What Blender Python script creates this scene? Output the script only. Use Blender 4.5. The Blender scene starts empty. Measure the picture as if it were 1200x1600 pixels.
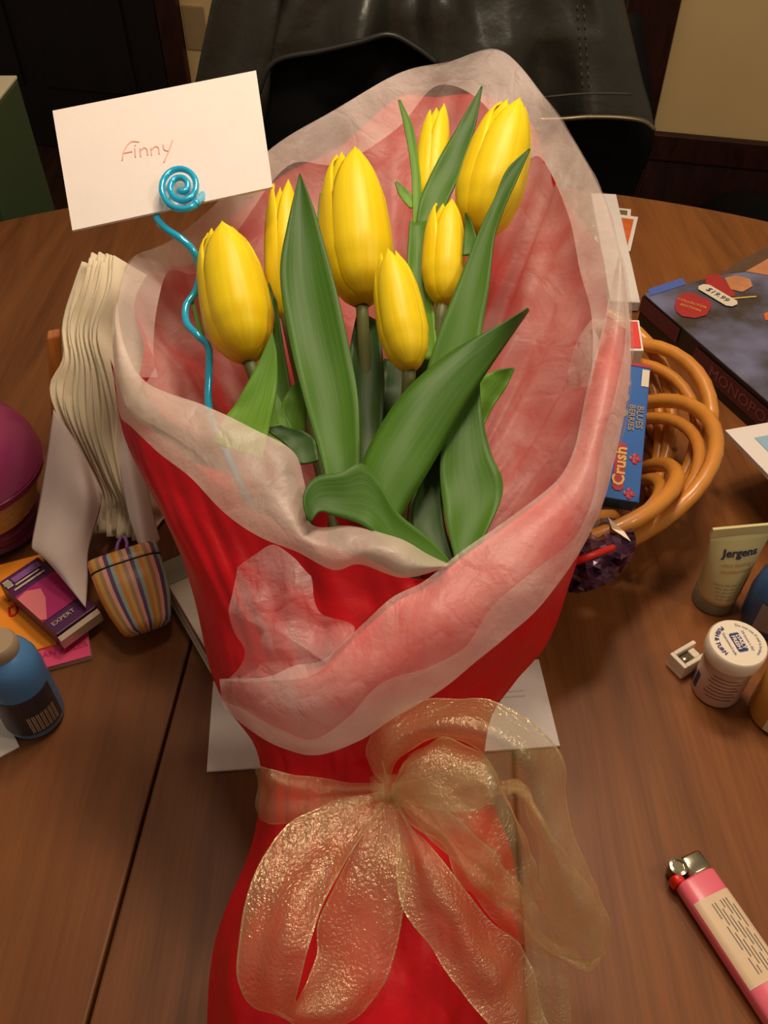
import bpy, math, random
import numpy as np
from mathutils import Vector, Matrix, noise
random.seed(7)
S = bpy.context.scene
COL = S.collection
T = 0.75                                   # table top height (m)
# ------------------------------------------------------------------ camera
FPX = 1331.0; PITCH = math.radians(45.7); CH = 0.47
EYE = np.array([0, 0, T + CH])
FW = np.array([0, math.cos(PITCH), -math.sin(PITCH)]); UPV = np.array([0, math.sin(PITCH), math.cos(PITCH)])
cd = bpy.data.cameras.new('camera'); cam = bpy.data.objects.new('camera', cd); COL.objects.link(cam)
cam.location = EYE; cam.rotation_euler = (math.pi / 2 - PITCH, 0, 0)
cd.sensor_fit = 'VERTICAL'; cd.sensor_height = 24; cd.lens = 24 * FPX / 1600; cd.clip_start = 0.02
S.camera = cam
# ------------------------------------------------------------------ world, lights, exposure
w = bpy.data.worlds.new('world'); S.world = w; w.use_nodes = True
w.node_tree.nodes['Background'].inputs[0].default_value = (1.0, 0.80, 0.58, 1)
w.node_tree.nodes['Background'].inputs[1].default_value = 0.20
S.view_settings.view_transform = 'Standard'; S.view_settings.look = 'None'
S.view_settings.exposure = 0.0; S.view_settings.gamma = 1.0; S.view_settings.use_curve_mapping = False
def lamp(loc, power, size, col=(1.0, 0.80, 0.60)):
    l = bpy.data.lights.new('lamp', 'POINT'); l.energy = power; l.shadow_soft_size = size; l.color = col
    o = bpy.data.objects.new('lamp', l); COL.objects.link(o); o.location = loc
lamp((0.20, 0.62, T + 0.98), 12.0, 0.07)   # bulbs of the pendant over the table
lamp((-0.02, 0.40, T + 1.00), 7.0, 0.07)
lamp((0.75, 0.05, T + 1.05), 9.0, 0.07)    # second room lamp to the right
lamp((0.02, 0.72, T + 1.00), 8.5, 0.07)

# ------------------------------------------------------------------ helpers
def lin(c):
    return tuple(((v / 255) / 12.92 if v / 255 <= .04045 else ((v / 255 + .055) / 1.055) ** 2.4) for v in c) + (1,)
def ray(x, y):
    return FW + np.array([1, 0, 0]) * (x - 600) / FPX + UPV * (800 - y) / FPX
def PZ(x, y, h):                           # world point at height h above the table top
    d = ray(x, y); return EYE + d * (T + h - EYE[2]) / d[2]
def PY(x, y, Y):
    d = ray(x, y); return EYE + d * Y / d[1]
TILT = math.radians(25)                    # the bouquet leans up by this much
BN = np.array([0, -math.sin(TILT), math.cos(TILT)]); BP = np.array([0, .10, T + .04])
def BQ(p, off=0.0):                        # world point d above the bouquet's middle plane
    x, y, d = p; r = ray(x, y)
    t = (np.dot(BN, BP - EYE) + d + off) / np.dot(BN, r)
    q = EYE + r * t
    q[2] = max(q[2], T + .004 + (d + .06) * .05)
    return q
def cr(P, n):                              # Catmull-Rom resampling of a polyline
    P = np.asarray(P, float); m = len(P)
    if m == 2:
        t = np.linspace(0, 1, n)[:, None]; return P[0] * (1 - t) + P[1] * t
    E = np.vstack([2 * P[0] - P[1], P, 2 * P[-1] - P[-2]]); out = []
    for s in np.linspace(0, m - 1, n):
        i = min(int(s), m - 2); t = s - i; a, b, c, d = E[i:i + 4]
        out.append(.5 * (2 * b + (c - a) * t + (2 * a - 5 * b + 4 * c - d) * t * t + (3 * b - a - 3 * c + d) * t ** 3))
    return np.array(out)
def grid(rows, nu, nv):                    # rows of 3D control points -> (nv,nu,3)
    A = np.array([cr(r, nu) for r in rows])
    return np.array([cr(A[:, j], nv) for j in range(nu)]).transpose(1, 0, 2)
def normals(G):
    n = np.cross(np.gradient(G, axis=1), np.gradient(G, axis=0))
    return n / (np.linalg.norm(n, axis=2, keepdims=True) + 1e-12)
def crumple(G, amp, sc, seed=0, edge=0.0):
    N = normals(G); H, W = G.shape[:2]; out = G.copy()
    for i in range(H):
        for j in range(W):
            p = Vector(G[i, j] * sc) + Vector((seed * 3.7, seed * 1.9, seed))
            a = noise.voronoi(p)[0]; v = (a[1] - a[0]) * .8 - .3
            v += (.5 - abs(noise.noise(p * .45))) * 1.0 + .4 * noise.noise(p * 2.3)
            k = 1.0
            if edge: k = min(1, edge * min(i / (H - 1), 1 - i / (H - 1), j / (W - 1), 1 - j / (W - 1)) + .25)
            out[i, j] = G[i, j] + N[i, j] * amp * v * k
    return out
def pleat(G, amp, n, seed=0, small=.0012, sc=34, side=False):   # folds running from the rim towards the stems
    N = normals(G); H, W = G.shape[:2]; out = G.copy()
    for i in range(H):
        for j in range(W):
            t, u = i / (H - 1), j / (W - 1)
            a = noise.noise(Vector((u * n, t * 1.6 + seed, seed * 1.3))); b = noise.noise(Vector((u * n * 2.3 + 5, t * 3.5, seed * 2.1)))
            v = (.45 - abs(a)) * 1.3 + (.4 - abs(b)) * .6 + .5 * noise.noise(Vector((u * 5, t * 4, seed + 9.)))
            p = Vector(G[i, j] * sc); q = noise.voronoi(p)[0]
            if side: v *= math.sin(math.pi * u) ** .8
            out[i, j] = G[i, j] + N[i, j] * (amp * v * (1 - .55 * t) * min(1, .35 + t * 8) + small * (q[1] - q[0]))
    return out
ORG = {}
def put(o, parent, org):
    COL.objects.link(o)
    if parent is not None:
        o.parent = parent; o.location = Vector(org) - Vector(ORG[parent.name])
    else: o.location = org
    ORG[o.name] = tuple(org)
def tag(o, label=None, cat=None, group=None, kind=None):
    if label: o['label'] = label
    if cat: o['category'] = cat
    if group: o['group'] = group
    if kind: o['kind'] = kind
    return o
def thing(name, org, label, cat, group=None):
    o = bpy.data.objects.new(name, None); o.empty_display_size = .02
    put(o, None, tuple(org)); return tag(o, label, cat, group)
def mk(name, V, Fc, m, parent=None, smooth=True, uv=None, mats=None, fmat=None):
    V = np.asarray(V, float)
    if parent is not None: org = ORG[parent.name]
    else:
        lo = V.min(0); hi = V.max(0); org = ((lo[0] + hi[0]) / 2, (lo[1] + hi[1]) / 2, lo[2])
    me = bpy.data.meshes.new(name)
    me.from_pydata([tuple(v) for v in (V - np.array(org))], [], [tuple(int(k) for k in f) for f in Fc])
    for q in (mats or [m]): me.materials.append(q)
    if fmat: me.polygons.foreach_set('material_index', fmat)
    me.polygons.foreach_set('use_smooth', [smooth] * len(me.polygons))
    if uv is not None:
        L = me.uv_layers.new(name='UVMap'); idx = np.zeros(len(me.loops), int); me.loops.foreach_get('vertex_index', idx)
        L.data.foreach_set('uv', np.asarray(uv, float)[idx].ravel())
    me.update(); o = bpy.data.objects.new(name, me); put(o, parent, org); return o
def gfaces(H, W, close=False):
    F = []
    for i in range(H - 1):
        for j in range(W if close else W - 1):
            k = (j + 1) % W; F.append((i * W + j, i * W + k, (i + 1) * W + k, (i + 1) * W + j))
    return F
def sheet(name, G, m, parent=None):
    H, W = G.shape[:2]
    uv = [(j / (W - 1), i / (H - 1)) for i in range(H) for j in range(W)]
    return mk(name, G.reshape(-1, 3), gfaces(H, W), m, parent, True, uv)
def thick(o, t, off=0.0):
    q = o.modifiers.new('t', 'SOLIDIFY'); q.thickness = t; q.offset = off; return o
def bev(o, wd, seg=2):
    q = o.modifiers.new('b', 'BEVEL'); q.width = wd; q.segments = seg; q.limit_method = 'ANGLE'; return o
BOXF = [(0, 3, 2, 1), (4, 5, 6, 7), (0, 1, 5, 4), (1, 2, 6, 5), (2, 3, 7, 6), (3, 0, 4, 7)]
def slab(name, C4, down, m, parent=None, b=0.0):   # four top corners + vector to the underside
    C4 = [np.array(c) for c in C4]; V = [c + np.array(down) for c in C4] + C4
    n = np.cross(C4[1] - C4[0], C4[3] - C4[0])
    F = BOXF if np.dot(n, np.array(down)) < 0 else [tuple(reversed(f)) for f in BOXF]
    o = mk(name, V, F, m, parent, False)
    if b: bev(o, b)
    return o
def box(name, lo, hi, m, parent=None, b=0.0):
    x0, y0, z0 = lo; x1, y1, z1 = hi
    return slab(name, [(x0, y0, z1), (x1, y0, z1), (x1, y1, z1), (x0, y1, z1)], (0, 0, z0 - z1), m, parent, b)
def rect(A, B, Cc):                        # true rectangle from corner A, side to B, towards Cc
    A, B, Cc = map(np.array, (A, B, Cc)); e = (B - A) / np.linalg.norm(B - A); q = Cc - A; q = q - e * np.dot(q, e)
    return [A, B, B + q, A + q]
def tube(name, P, r, m, parent=None, n=8, res=0, taper=None):
    P = cr(P, res) if res else np.asarray(P, float); V = []; up = Vector((.13, .2, .97)); L = len(P)
    for i in range(L):
        t = Vector(P[min(i + 1, L - 1)] - P[max(i - 1, 0)]).normalized(); a = t.cross(up).normalized(); b = t.cross(a)
        rr = r * (taper(i / (L - 1)) if taper else 1)
        for k in range(n):
            th = 2 * math.pi * k / n; V.append(P[i] + rr * (math.cos(th) * np.array(a) + math.sin(th) * np.array(b)))
    F = gfaces(L, n, True) + [tuple(range(n))[::-1], tuple((L - 1) * n + k for k in range(n))]
    return mk(name, V, F, m, parent)
def lathe(name, base, prof, m, parent=None, n=32, ax=None, sx=1.0):   # prof [(r,h)...] about axis
    base = np.array(base); ax = np.array(ax if ax is not None else (0, 0, 1.0)); ax = ax / np.linalg.norm(ax)
    a = np.cross(ax, (0, 1, 0)) if abs(ax[1]) < .9 else np.cross(ax, (1, 0, 0)); a = a / np.linalg.norm(a); b = np.cross(ax, a)
    V = []
    for r, h in prof:
        for k in range(n):
            th = 2 * math.pi * k / n; V.append(base + ax * h + r * (sx * math.cos(th) * a + math.sin(th) * b))
    F = gfaces(len(prof), n, True); F = [f[::-1] for f in F]
    F += [tuple(range(n)), tuple((len(prof) - 1) * n + k for k in range(n))[::-1]]
    o = mk(name, V, F, m, parent)
    q = o.modifiers.new('e', 'EDGE_SPLIT'); q.split_angle = math.radians(38); return o
def text(name, body, size, fn, m, parent, align='CENTER', bold=0.0, sx=1.0):   # fn maps (x,y) -> world point
    c = bpy.data.curves.new('t', 'FONT'); c.body = body; c.size = size; c.align_x = align; c.align_y = 'CENTER'; c.offset = bold; c.resolution_u = 2
    o = bpy.data.objects.new('t', c); COL.objects.link(o)
    me = bpy.data.meshes.new_from_object(o.evaluated_get(bpy.context.evaluated_depsgraph_get()))
    V = [fn(v.co.x * sx, v.co.y) for v in me.vertices]; F = [tuple(p.vertices) for p in me.polygons]
    bpy.data.objects.remove(o); bpy.data.meshes.remove(me); bpy.data.curves.remove(c)
    return mk(name, V, F, m, parent, False)
def flat(org, xd, yd, lift=.0004):
    org = np.array(org); xd = np.array(xd) / np.linalg.norm(xd); yd = np.array(yd) - xd * np.dot(yd, xd); yd = yd / np.linalg.norm(yd); n = np.cross(xd, yd)
    if n[2] < 0: n = -n
    return lambda x, y: org + xd * x + yd * y + n * lift
def patchq(name, fn, x0, y0, x1, y1, m, parent, r=0.0):   # flat print, optionally with cut corners
    if r: P = [(x0 + r, y0), (x1 - r, y0), (x1, y0 + r), (x1, y1 - r), (x1 - r, y1), (x0 + r, y1), (x0, y1 - r), (x0, y0 + r)]
    else: P = [(x0, y0), (x1, y0), (x1, y1), (x0, y1)]
    return mk(name, [fn(*p) for p in P], [tuple(range(len(P)))], m, parent, False)

# ------------------------------------------------------------------ materials
def mat(name, col, rough=.5, metal=0.0, spec=.5, var=0.0, vscale=40, bump=0.0, bscale=200, trans=0.0, coat=0.0, sub=0.0, dist=.001):
    m = bpy.data.materials.new(name); m.use_nodes = True; N = m.node_tree.nodes; L = m.node_tree.links; b = N['Principled BSDF']
    c = lin(col); b.inputs['Base Color'].default_value = c; b.inputs['Roughness'].default_value = rough; b.inputs['Metallic'].default_value = metal
    b.inputs['Specular IOR Level'].default_value = spec; b.inputs['Transmission Weight'].default_value = trans; b.inputs['Coat Weight'].default_value = coat
    if sub: b.inputs['Subsurface Weight'].default_value = sub; b.inputs['Subsurface Radius'].default_value = (.01, .006, .003)
    tc = N.new('ShaderNodeTexCoord')
    nz = N.new('ShaderNodeTexNoise'); nz.inputs['Scale'].default_value = vscale; nz.inputs['Detail'].default_value = 4; L.new(tc.outputs['Object'], nz.inputs['Vector'])
    mx = N.new('ShaderNodeMix'); mx.data_type = 'RGBA'; L.new(nz.outputs['Fac'], mx.inputs['Factor'])
    v = max(var, .04); mx.inputs['A'].default_value = tuple(x * (1 - v) for x in c[:3]) + (1,); mx.inputs['B'].default_value = tuple(min(1, x * (1 + v)) for x in c[:3]) + (1,)
    L.new(mx.outputs['Result'], b.inputs['Base Color'])
    if bump:
        n2 = N.new('ShaderNodeTexNoise'); n2.inputs['Scale'].default_value = bscale; n2.inputs['Detail'].default_value = 5; L.new(tc.outputs['Object'], n2.inputs['Vector'])
        bp = N.new('ShaderNodeBump'); bp.inputs['Strength'].default_value = bump; bp.inputs['Distance'].default_value = dist; L.new(n2.outputs['Fac'], bp.inputs['Height']); L.new(bp.outputs['Normal'], b.inputs['Normal'])
    return m
def wood(name, dark, light, rot, sc=1.0, rough=.42, stain=None):
    m = bpy.data.materials.new(name); m.use_nodes = True; N = m.node_tree.nodes; L = m.node_tree.links; b = N['Principled BSDF']
    tc = N.new('ShaderNodeTexCoord'); mp = N.new('ShaderNodeMapping'); mp.inputs['Rotation'].default_value = (0, 0, rot); mp.inputs['Scale'].default_value = (9 * sc, 1.1 * sc, 2 * sc); L.new(tc.outputs['Object'], mp.inputs['Vector'])
    n1 = N.new('ShaderNodeTexNoise'); n1.inputs['Scale'].default_value = 3.0; n1.inputs['Detail'].default_value = 7; n1.inputs['Distortion'].default_value = 1.4; L.new(mp.outputs[0], n1.inputs['Vector'])
    m2 = N.new('ShaderNodeMapping'); m2.inputs['Rotation'].default_value = (0, 0, rot); m2.inputs['Scale'].default_value = (160 * sc, 6 * sc, 10); L.new(tc.outputs['Object'], m2.inputs['Vector'])
    n2 = N.new('ShaderNodeTexNoise'); n2.inputs['Scale'].default_value = 2.5; n2.inputs['Detail'].default_value = 4; L.new(m2.outputs[0], n2.inputs['Vector'])
    ad = N.new('ShaderNodeMath'); ad.operation = 'MULTIPLY_ADD'; ad.inputs[1].default_value = .35; L.new(n2.outputs['Fac'], ad.inputs[0]); L.new(n1.outputs['Fac'], ad.inputs[2])
    cr_ = N.new('ShaderNodeValToRGB'); cr_.color_ramp.elements[0].position = .42; cr_.color_ramp.elements[1].position = .9; cr_.color_ramp.elements[0].color = lin(dark); cr_.color_ramp.elements[1].color = lin(light); L.new(ad.outputs[0], cr_.inputs[0])
    out = cr_.outputs[0]
    if stain is not None:
        ds = N.new('ShaderNodeVectorMath'); ds.operation = 'DISTANCE'; ds.inputs[1].default_value = stain; L.new(tc.outputs['Object'], ds.inputs[0])
        n3 = N.new('ShaderNodeTexNoise'); n3.inputs['Scale'].default_value = 70; n3.inputs['Detail'].default_value = 6; L.new(tc.outputs['Object'], n3.inputs['Vector'])
        a2 = N.new('ShaderNodeMath'); a2.operation = 'MULTIPLY_ADD'; a2.inputs[1].default_value = .035; L.new(n3.outputs['Fac'], a2.inputs[0]); L.new(ds.outputs['Value'], a2.inputs[2])
        mr = N.new('ShaderNodeMapRange'); mr.inputs['From Min'].default_value = .028; mr.inputs['From Max'].default_value = .042; mr.inputs['To Min'].default_value = .55; mr.inputs['To Max'].default_value = 0; L.new(a2.outputs[0], mr.inputs['Value'])
        mx = N.new('ShaderNodeMix'); mx.data_type = 'RGBA'; L.new(mr.outputs[0], mx.inputs['Factor']); L.new(out, mx.inputs['A']); mx.inputs['B'].default_value = lin((190, 160, 128)); out = mx.outputs['Result']
    L.new(out, b.inputs['Base Color']); b.inputs['Roughness'].default_value = rough; b.inputs['Specular IOR Level'].default_value = .3
    bp = N.new('ShaderNodeBump'); bp.inputs['Strength'].default_value = .12; bp.inputs['Distance'].default_value = .0006; L.new(n2.outputs['Fac'], bp.inputs['Height']); L.new(bp.outputs[0], b.inputs['Normal'])
    return m
def tissue(name, col, alpha, rough=.45, amp=.5):
    m = bpy.data.materials.new(name); m.use_nodes = True; N = m.node_tree.nodes; L = m.node_tree.links; N.remove(N['Principled BSDF']); out = N['Material Output']
    tc = N.new('ShaderNodeTexCoord')
    n1 = N.new('ShaderNodeTexNoise'); n1.inputs['Scale'].default_value = 26; n1.inputs['Detail'].default_value = 5; n1.inputs['Distortion'].default_value = .6; L.new(tc.outputs['Object'], n1.inputs['Vector'])
    n2 = N.new('ShaderNodeTexNoise'); n2.inputs['Scale'].default_value = 420; n2.inputs['Detail'].default_value = 3; L.new(tc.outputs['Object'], n2.inputs['Vector'])
    vo = N.new('ShaderNodeTexVoronoi'); vo.feature = 'DISTANCE_TO_EDGE'; vo.inputs['Scale'].default_value = 34; 
    wv = N.new('ShaderNodeMix'); wv.data_type = 'VECTOR'; wv.inputs['Factor'].default_value = .05; L.new(tc.outputs['Object'], wv.inputs['A']); L.new(n1.outputs['Color'], wv.inputs['B']); L.new(wv.outputs['Result'], vo.inputs['Vector'])
    sm = N.new('ShaderNodeMath'); sm.operation = 'SMOOTH_MIN'; sm.inputs[1].default_value = .12; sm.inputs[2].default_value = .05; L.new(vo.outputs['Distance'], sm.inputs[0])
    h = N.new('ShaderNodeMath'); h.operation = 'MULTIPLY_ADD'; h.inputs[1].default_value = 1.2; L.new(n1.outputs['Fac'], h.inputs[0]); L.new(sm.outputs[0], h.inputs[2])
    h2 = N.new('ShaderNodeMath'); h2.operation = 'MULTIPLY_ADD'; h2.inputs[1].default_value = .12; L.new(n2.outputs['Fac'], h2.inputs[0]); L.new(h.outputs[0], h2.inputs[2])
    bp = N.new('ShaderNodeBump'); bp.inputs['Strength'].default_value = amp; bp.inputs['Distance'].default_value = .006; L.new(h2.outputs[0], bp.inputs['Height'])
    df = N.new('ShaderNodeBsdfDiffuse'); df.inputs[0].default_value = lin(col); L.new(bp.outputs[0], df.inputs['Normal'])
    tl = N.new('ShaderNodeBsdfTranslucent'); tl.inputs[0].default_value = lin(col); L.new(bp.outputs[0], tl.inputs['Normal'])
    gl = N.new('ShaderNodeBsdfGlossy'); gl.inputs['Roughness'].default_value = rough; L.new(bp.outputs[0], gl.inputs['Normal'])
    a = N.new('ShaderNodeMixShader'); a.inputs[0].default_value = .35; L.new(df.outputs[0], a.inputs[1]); L.new(tl.outputs[0], a.inputs[2])
    g = N.new('ShaderNodeMixShader'); g.inputs[0].default_value = .06; L.new(a.outputs[0], g.inputs[1]); L.new(gl.outputs[0], g.inputs[2])
    tr = N.new('ShaderNodeBsdfTransparent')
    mr = N.new('ShaderNodeMapRange'); mr.inputs['From Min'].default_value = .3; mr.inputs['From Max'].default_value = .7; mr.inputs['To Min'].default_value = alpha - .13; mr.inputs['To Max'].default_value = alpha + .13; L.new(n1.outputs['Fac'], mr.inputs['Value'])
    q = N.new('ShaderNodeMixShader'); L.new(mr.outputs[0], q.inputs[0]); L.new(tr.outputs[0], q.inputs[1]); L.new(g.outputs[0], q.inputs[2]); L.new(q.outputs[0], out.inputs[0])
    return m
def organza(name):
    m = bpy.data.materials.new(name); m.use_nodes = True; N = m.node_tree.nodes; L = m.node_tree.links; N.remove(N['Principled BSDF']); out = N['Material Output']
    uv = N.new('ShaderNodeUVMap'); sp = N.new('ShaderNodeSeparateXYZ'); L.new(uv.outputs[0], sp.inputs[0])
    tc = N.new('ShaderNodeTexCoord')
    n1 = N.new('ShaderNodeTexNoise'); n1.inputs['Scale'].default_value = 460; n1.inputs['Detail'].default_value = 2; L.new(tc.outputs['Object'], n1.inputs['Vector'])
    mp = N.new('ShaderNodeMapping'); mp.inputs['Scale'].default_value = (7, 50, 1); L.new(uv.outputs[0], mp.inputs['Vector'])
    n2 = N.new('ShaderNodeTexNoise'); n2.inputs['Scale'].default_value = 3; n2.inputs['Detail'].default_value = 3; L.new(mp.outputs[0], n2.inputs['Vector'])
    hh = N.new('ShaderNodeMath'); hh.operation = 'ADD'; L.new(n1.outputs['Fac'], hh.inputs[0]); L.new(n2.outputs['Fac'], hh.inputs[1])
    bp = N.new('ShaderNodeBump'); bp.inputs['Strength'].default_value = .7; bp.inputs['Distance'].default_value = .0016; L.new(hh.outputs[0], bp.inputs['Height'])
    df = N.new('ShaderNodeBsdfDiffuse'); df.inputs[0].default_value = lin((250, 226, 160))
    tl = N.new('ShaderNodeBsdfTranslucent'); tl.inputs[0].default_value = lin((250, 226, 160))
    a = N.new('ShaderNodeMixShader'); a.inputs[0].default_value = .4; L.new(df.outputs[0], a.inputs[1]); L.new(tl.outputs[0], a.inputs[2])
    gl = N.new('ShaderNodeBsdfGlossy'); gl.inputs[0].default_value = lin((255, 244, 205)); gl.inputs['Roughness'].default_value = .21; L.new(bp.outputs[0], gl.inputs['Normal'])
    g = N.new('ShaderNodeMixShader'); g.inputs[0].default_value = .55; L.new(a.outputs[0], g.inputs[1]); L.new(gl.outputs[0], g.inputs[2])
    e = N.new('ShaderNodeMath'); e.operation = 'PINGPONG'; e.inputs[1].default_value = .5; L.new(sp.outputs[0], e.inputs[0])
    mr = N.new('ShaderNodeMapRange'); mr.inputs['From Min'].default_value = .012; mr.inputs['From Max'].default_value = .035; mr.inputs['To Min'].default_value = .75; mr.inputs['To Max'].default_value = .36; L.new(e.outputs[0], mr.inputs['Value'])
    tr = N.new('ShaderNodeBsdfTransparent'); q = N.new('ShaderNodeMixShader'); L.new(mr.outputs[0], q.inputs[0]); L.new(tr.outputs[0], q.inputs[1]); L.new(g.outputs[0], q.inputs[2]); L.new(q.outputs[0], out.inputs[0])
    return m
def petal_mat():
    m = mat('tulip_petal', (246, 206, 16), .42, spec=.35, sub=.12); N = m.node_tree.nodes; L = m.node_tree.links; b = N['Principled BSDF']
    uv = N.new('ShaderNodeUVMap'); mp = N.new('ShaderNodeMapping'); mp.inputs['Scale'].default_value = (9, .8, 1); L.new(uv.outputs[0], mp.inputs['Vector'])
    n = N.new('ShaderNodeTexNoise'); n.inputs['Scale'].default_value = 2.0; n.inputs['Detail'].default_value = 3; L.new(mp.outputs[0], n.inputs['Vector'])
    r = N.new('ShaderNodeValToRGB'); r.color_ramp.elements[0].position = .3; r.color_ramp.elements[1].position = .7; r.color_ramp.elements[0].color = lin((246, 208, 14)); r.color_ramp.elements[1].color = lin((253, 228, 34)); L.new(n.outputs['Fac'], r.inputs[0])
    sp = N.new('ShaderNodeSeparateXYZ'); L.new(uv.outputs[0], sp.inputs[0])
    mr = N.new('ShaderNodeMapRange'); mr.inputs['From Min'].default_value = 0; mr.inputs['From Max'].default_value = .16; mr.inputs['To Min'].default_value = .55; mr.inputs['To Max'].default_value = 0; L.new(sp.outputs[1], mr.inputs['Value'])
    mx = N.new('ShaderNodeMix'); mx.data_type = 'RGBA'; L.new(mr.outputs[0], mx.inputs['Factor']); L.new(r.outputs[0], mx.inputs['A']); mx.inputs['B'].default_value = lin((188, 160, 30)); L.new(mx.outputs['Result'], b.inputs['Base Color'])
    bp = N.new('ShaderNodeBump'); bp.inputs['Strength'].default_value = .12; bp.inputs['Distance'].default_value = .001; L.new(n.outputs['Fac'], bp.inputs['Height']); L.new(bp.outputs[0], b.inputs['Normal'])
    return m
def leaf_mat(name, c0, c1):
    m = mat(name, c0, .46, spec=.4); N = m.node_tree.nodes; L = m.node_tree.links; b = N['Principled BSDF']; b.inputs['Specular IOR Level'].default_value = .25
    uv = N.new('ShaderNodeUVMap'); mp = N.new('ShaderNodeMapping'); mp.inputs['Scale'].default_value = (22, .6, 1); L.new(uv.outputs[0], mp.inputs['Vector'])
    n = N.new('ShaderNodeTexNoise'); n.inputs['Scale'].default_value = 2; n.inputs['Detail'].default_value = 4; L.new(mp.outputs[0], n.inputs['Vector'])
    sp = N.new('ShaderNodeSeparateXYZ'); L.new(uv.outputs[0], sp.inputs[0])
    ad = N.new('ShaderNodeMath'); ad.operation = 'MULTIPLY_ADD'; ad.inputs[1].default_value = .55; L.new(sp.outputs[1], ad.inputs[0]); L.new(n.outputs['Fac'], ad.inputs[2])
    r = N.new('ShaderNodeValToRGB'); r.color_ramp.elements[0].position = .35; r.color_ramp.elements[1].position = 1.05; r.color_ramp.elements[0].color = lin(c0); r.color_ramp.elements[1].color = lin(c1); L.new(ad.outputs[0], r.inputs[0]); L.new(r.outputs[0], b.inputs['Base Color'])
    bp = N.new('ShaderNodeBump'); bp.inputs['Strength'].default_value = .1; bp.inputs['Distance'].default_value = .0006; L.new(n.outputs['Fac'], bp.inputs['Height']); L.new(bp.outputs[0], b.inputs['Normal'])
    return m
def stripes(name, cols, n, axis=0, rough=.4):
    m = mat(name, (200, 150, 90), rough); N = m.node_tree.nodes; L = m.node_tree.links; b = N['Principled BSDF']
    uv = N.new('ShaderNodeUVMap'); sp = N.new('ShaderNodeSeparateXYZ'); L.new(uv.outputs[0], sp.inputs[0])
    mu = N.new('ShaderNodeMath'); mu.operation = 'MULTIPLY'; mu.inputs[1].default_value = n; L.new(sp.outputs[axis], mu.inputs[0])
    fr = N.new('ShaderNodeMath'); fr.operation = 'FRACT'; L.new(mu.outputs[0], fr.inputs[0])
    r = N.new('ShaderNodeValToRGB'); cr_ = r.color_ramp; cr_.interpolation = 'CONSTANT'
    while len(cr_.elements) < len(cols): cr_.elements.new(.5)
    for i, c in enumerate(cols): cr_.elements[i].position = i / len(cols); cr_.elements[i].color = lin(c)
    L.new(fr.outputs[0], r.inputs[0]); L.new(r.outputs[0], b.inputs['Base Color']); return m
M = {}
M['paper_white'] = mat('white_paper', (234, 224, 218), .6, bump=.1, bscale=300)
M['cream'] = mat('cream_napkin', (236, 222, 192), .8, var=.1, bump=.3, bscale=160)
M['napkin_white'] = mat('white_napkin', (214, 196, 190), .75, var=.05, bump=.15, bscale=90)
M['ink_pink'] = mat('pink_ink', (246, 176, 162), .6)
M['print_faint'] = mat('faint_print', (212, 202, 194), .6)
M['ink_dark'] = mat('dark_ink', (52, 48, 84), .5)
M['ink_navy'] = mat('navy_ink', (40, 46, 120), .5)
M['ink_grey'] = mat('grey_ink', (120, 112, 108), .6)
M['blue_wire'] = mat('blue_wire', (24, 190, 236), .16, .2, spec=.8, coat=.6)
M['red_paper'] = mat('red_wrap_paper', (212, 9, 26), .40, spec=.35, var=.12, vscale=60, bump=.35, bscale=45, dist=.003)
M['tissue_in'] = tissue('inner_tissue', (246, 230, 222), .37, .45, .35)
M['tissue_out'] = tissue('outer_tissue', (248, 232, 224), .40, .4, .5)
M['tissue_double'] = tissue('doubled_tissue', (244, 226, 212), .64, .4, .3)
M['tissue_crumple'] = tissue('crumpled_tissue', (248, 226, 222), .36, .35, .7)
M['organza'] = organza('gold_organza')
M['petal'] = petal_mat()
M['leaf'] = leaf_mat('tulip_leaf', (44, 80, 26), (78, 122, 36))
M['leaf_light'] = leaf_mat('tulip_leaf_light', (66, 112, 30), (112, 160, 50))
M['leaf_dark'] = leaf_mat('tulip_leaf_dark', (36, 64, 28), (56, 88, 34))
M['stem'] = mat('tulip_stem', (104, 112, 64), .5, var=.2)
M['rattan'] = mat('rattan', (206, 136, 52), .38, var=.25, vscale=30, bump=.2, bscale=120, coat=.2)
M['rattan_dark'] = mat('rattan_dark', (150, 92, 42), .45, var=.2, vscale=50)
M['leather'] = mat('black_leather', (46, 45, 38), .36, spec=.6, var=.3, vscale=20, bump=.3, bscale=60, dist=.004)
M['lining'] = mat('black_lining', (7, 7, 7), .75, spec=.2)
M['thread'] = mat('dark_thread', (58, 56, 44), .6)
M['zip'] = mat('metal_zip', (150, 138, 110), .3, .9)
M['wall'] = mat('beige_wall', (240, 206, 146), .9, var=.06, vscale=6, bump=.15, bscale=80)
M['base'] = wood('dark_baseboard', (36, 18, 16), (62, 34, 28), 0, 1, .5)
M['casing'] = wood('dark_casing', (34, 14, 10), (66, 30, 20), 0, 1, .4)
M['door'] = wood('dark_door', (14, 9, 8), (28, 18, 15), 0, 1, .6)
M['floor'] = wood('dark_floor', (44, 26, 16), (72, 44, 28), .2, 1, .5)
M['table_l'] = wood('table_wood_left', (94, 56, 28), (128, 78, 42), .25)
M['table_c'] = wood('table_wood_leaf', (94, 56, 28), (128, 78, 42), -.04)
M['table_r'] = wood('table_wood_right_lit', (104, 61, 28), (146, 88, 42), -.12, stain=None)  # same wood, with the right side's warm lamplight painted into its colour
M['table_leg'] = wood('table_pedestal', (60, 34, 18), (90, 54, 30), 0)
M['green'] = mat('green_board', (48, 66, 36), .7, var=.1)
M['pale_board'] = mat('pale_board', (196, 186, 156), .8)
M['black'] = mat('black_plastic', (14, 13, 16), .5)
M['purple'] = mat('purple_glaze', (150, 54, 98), .28, spec=.5, var=.1, vscale=20)
M['plum'] = mat('plum_glaze', (112, 36, 66), .35)
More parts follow.
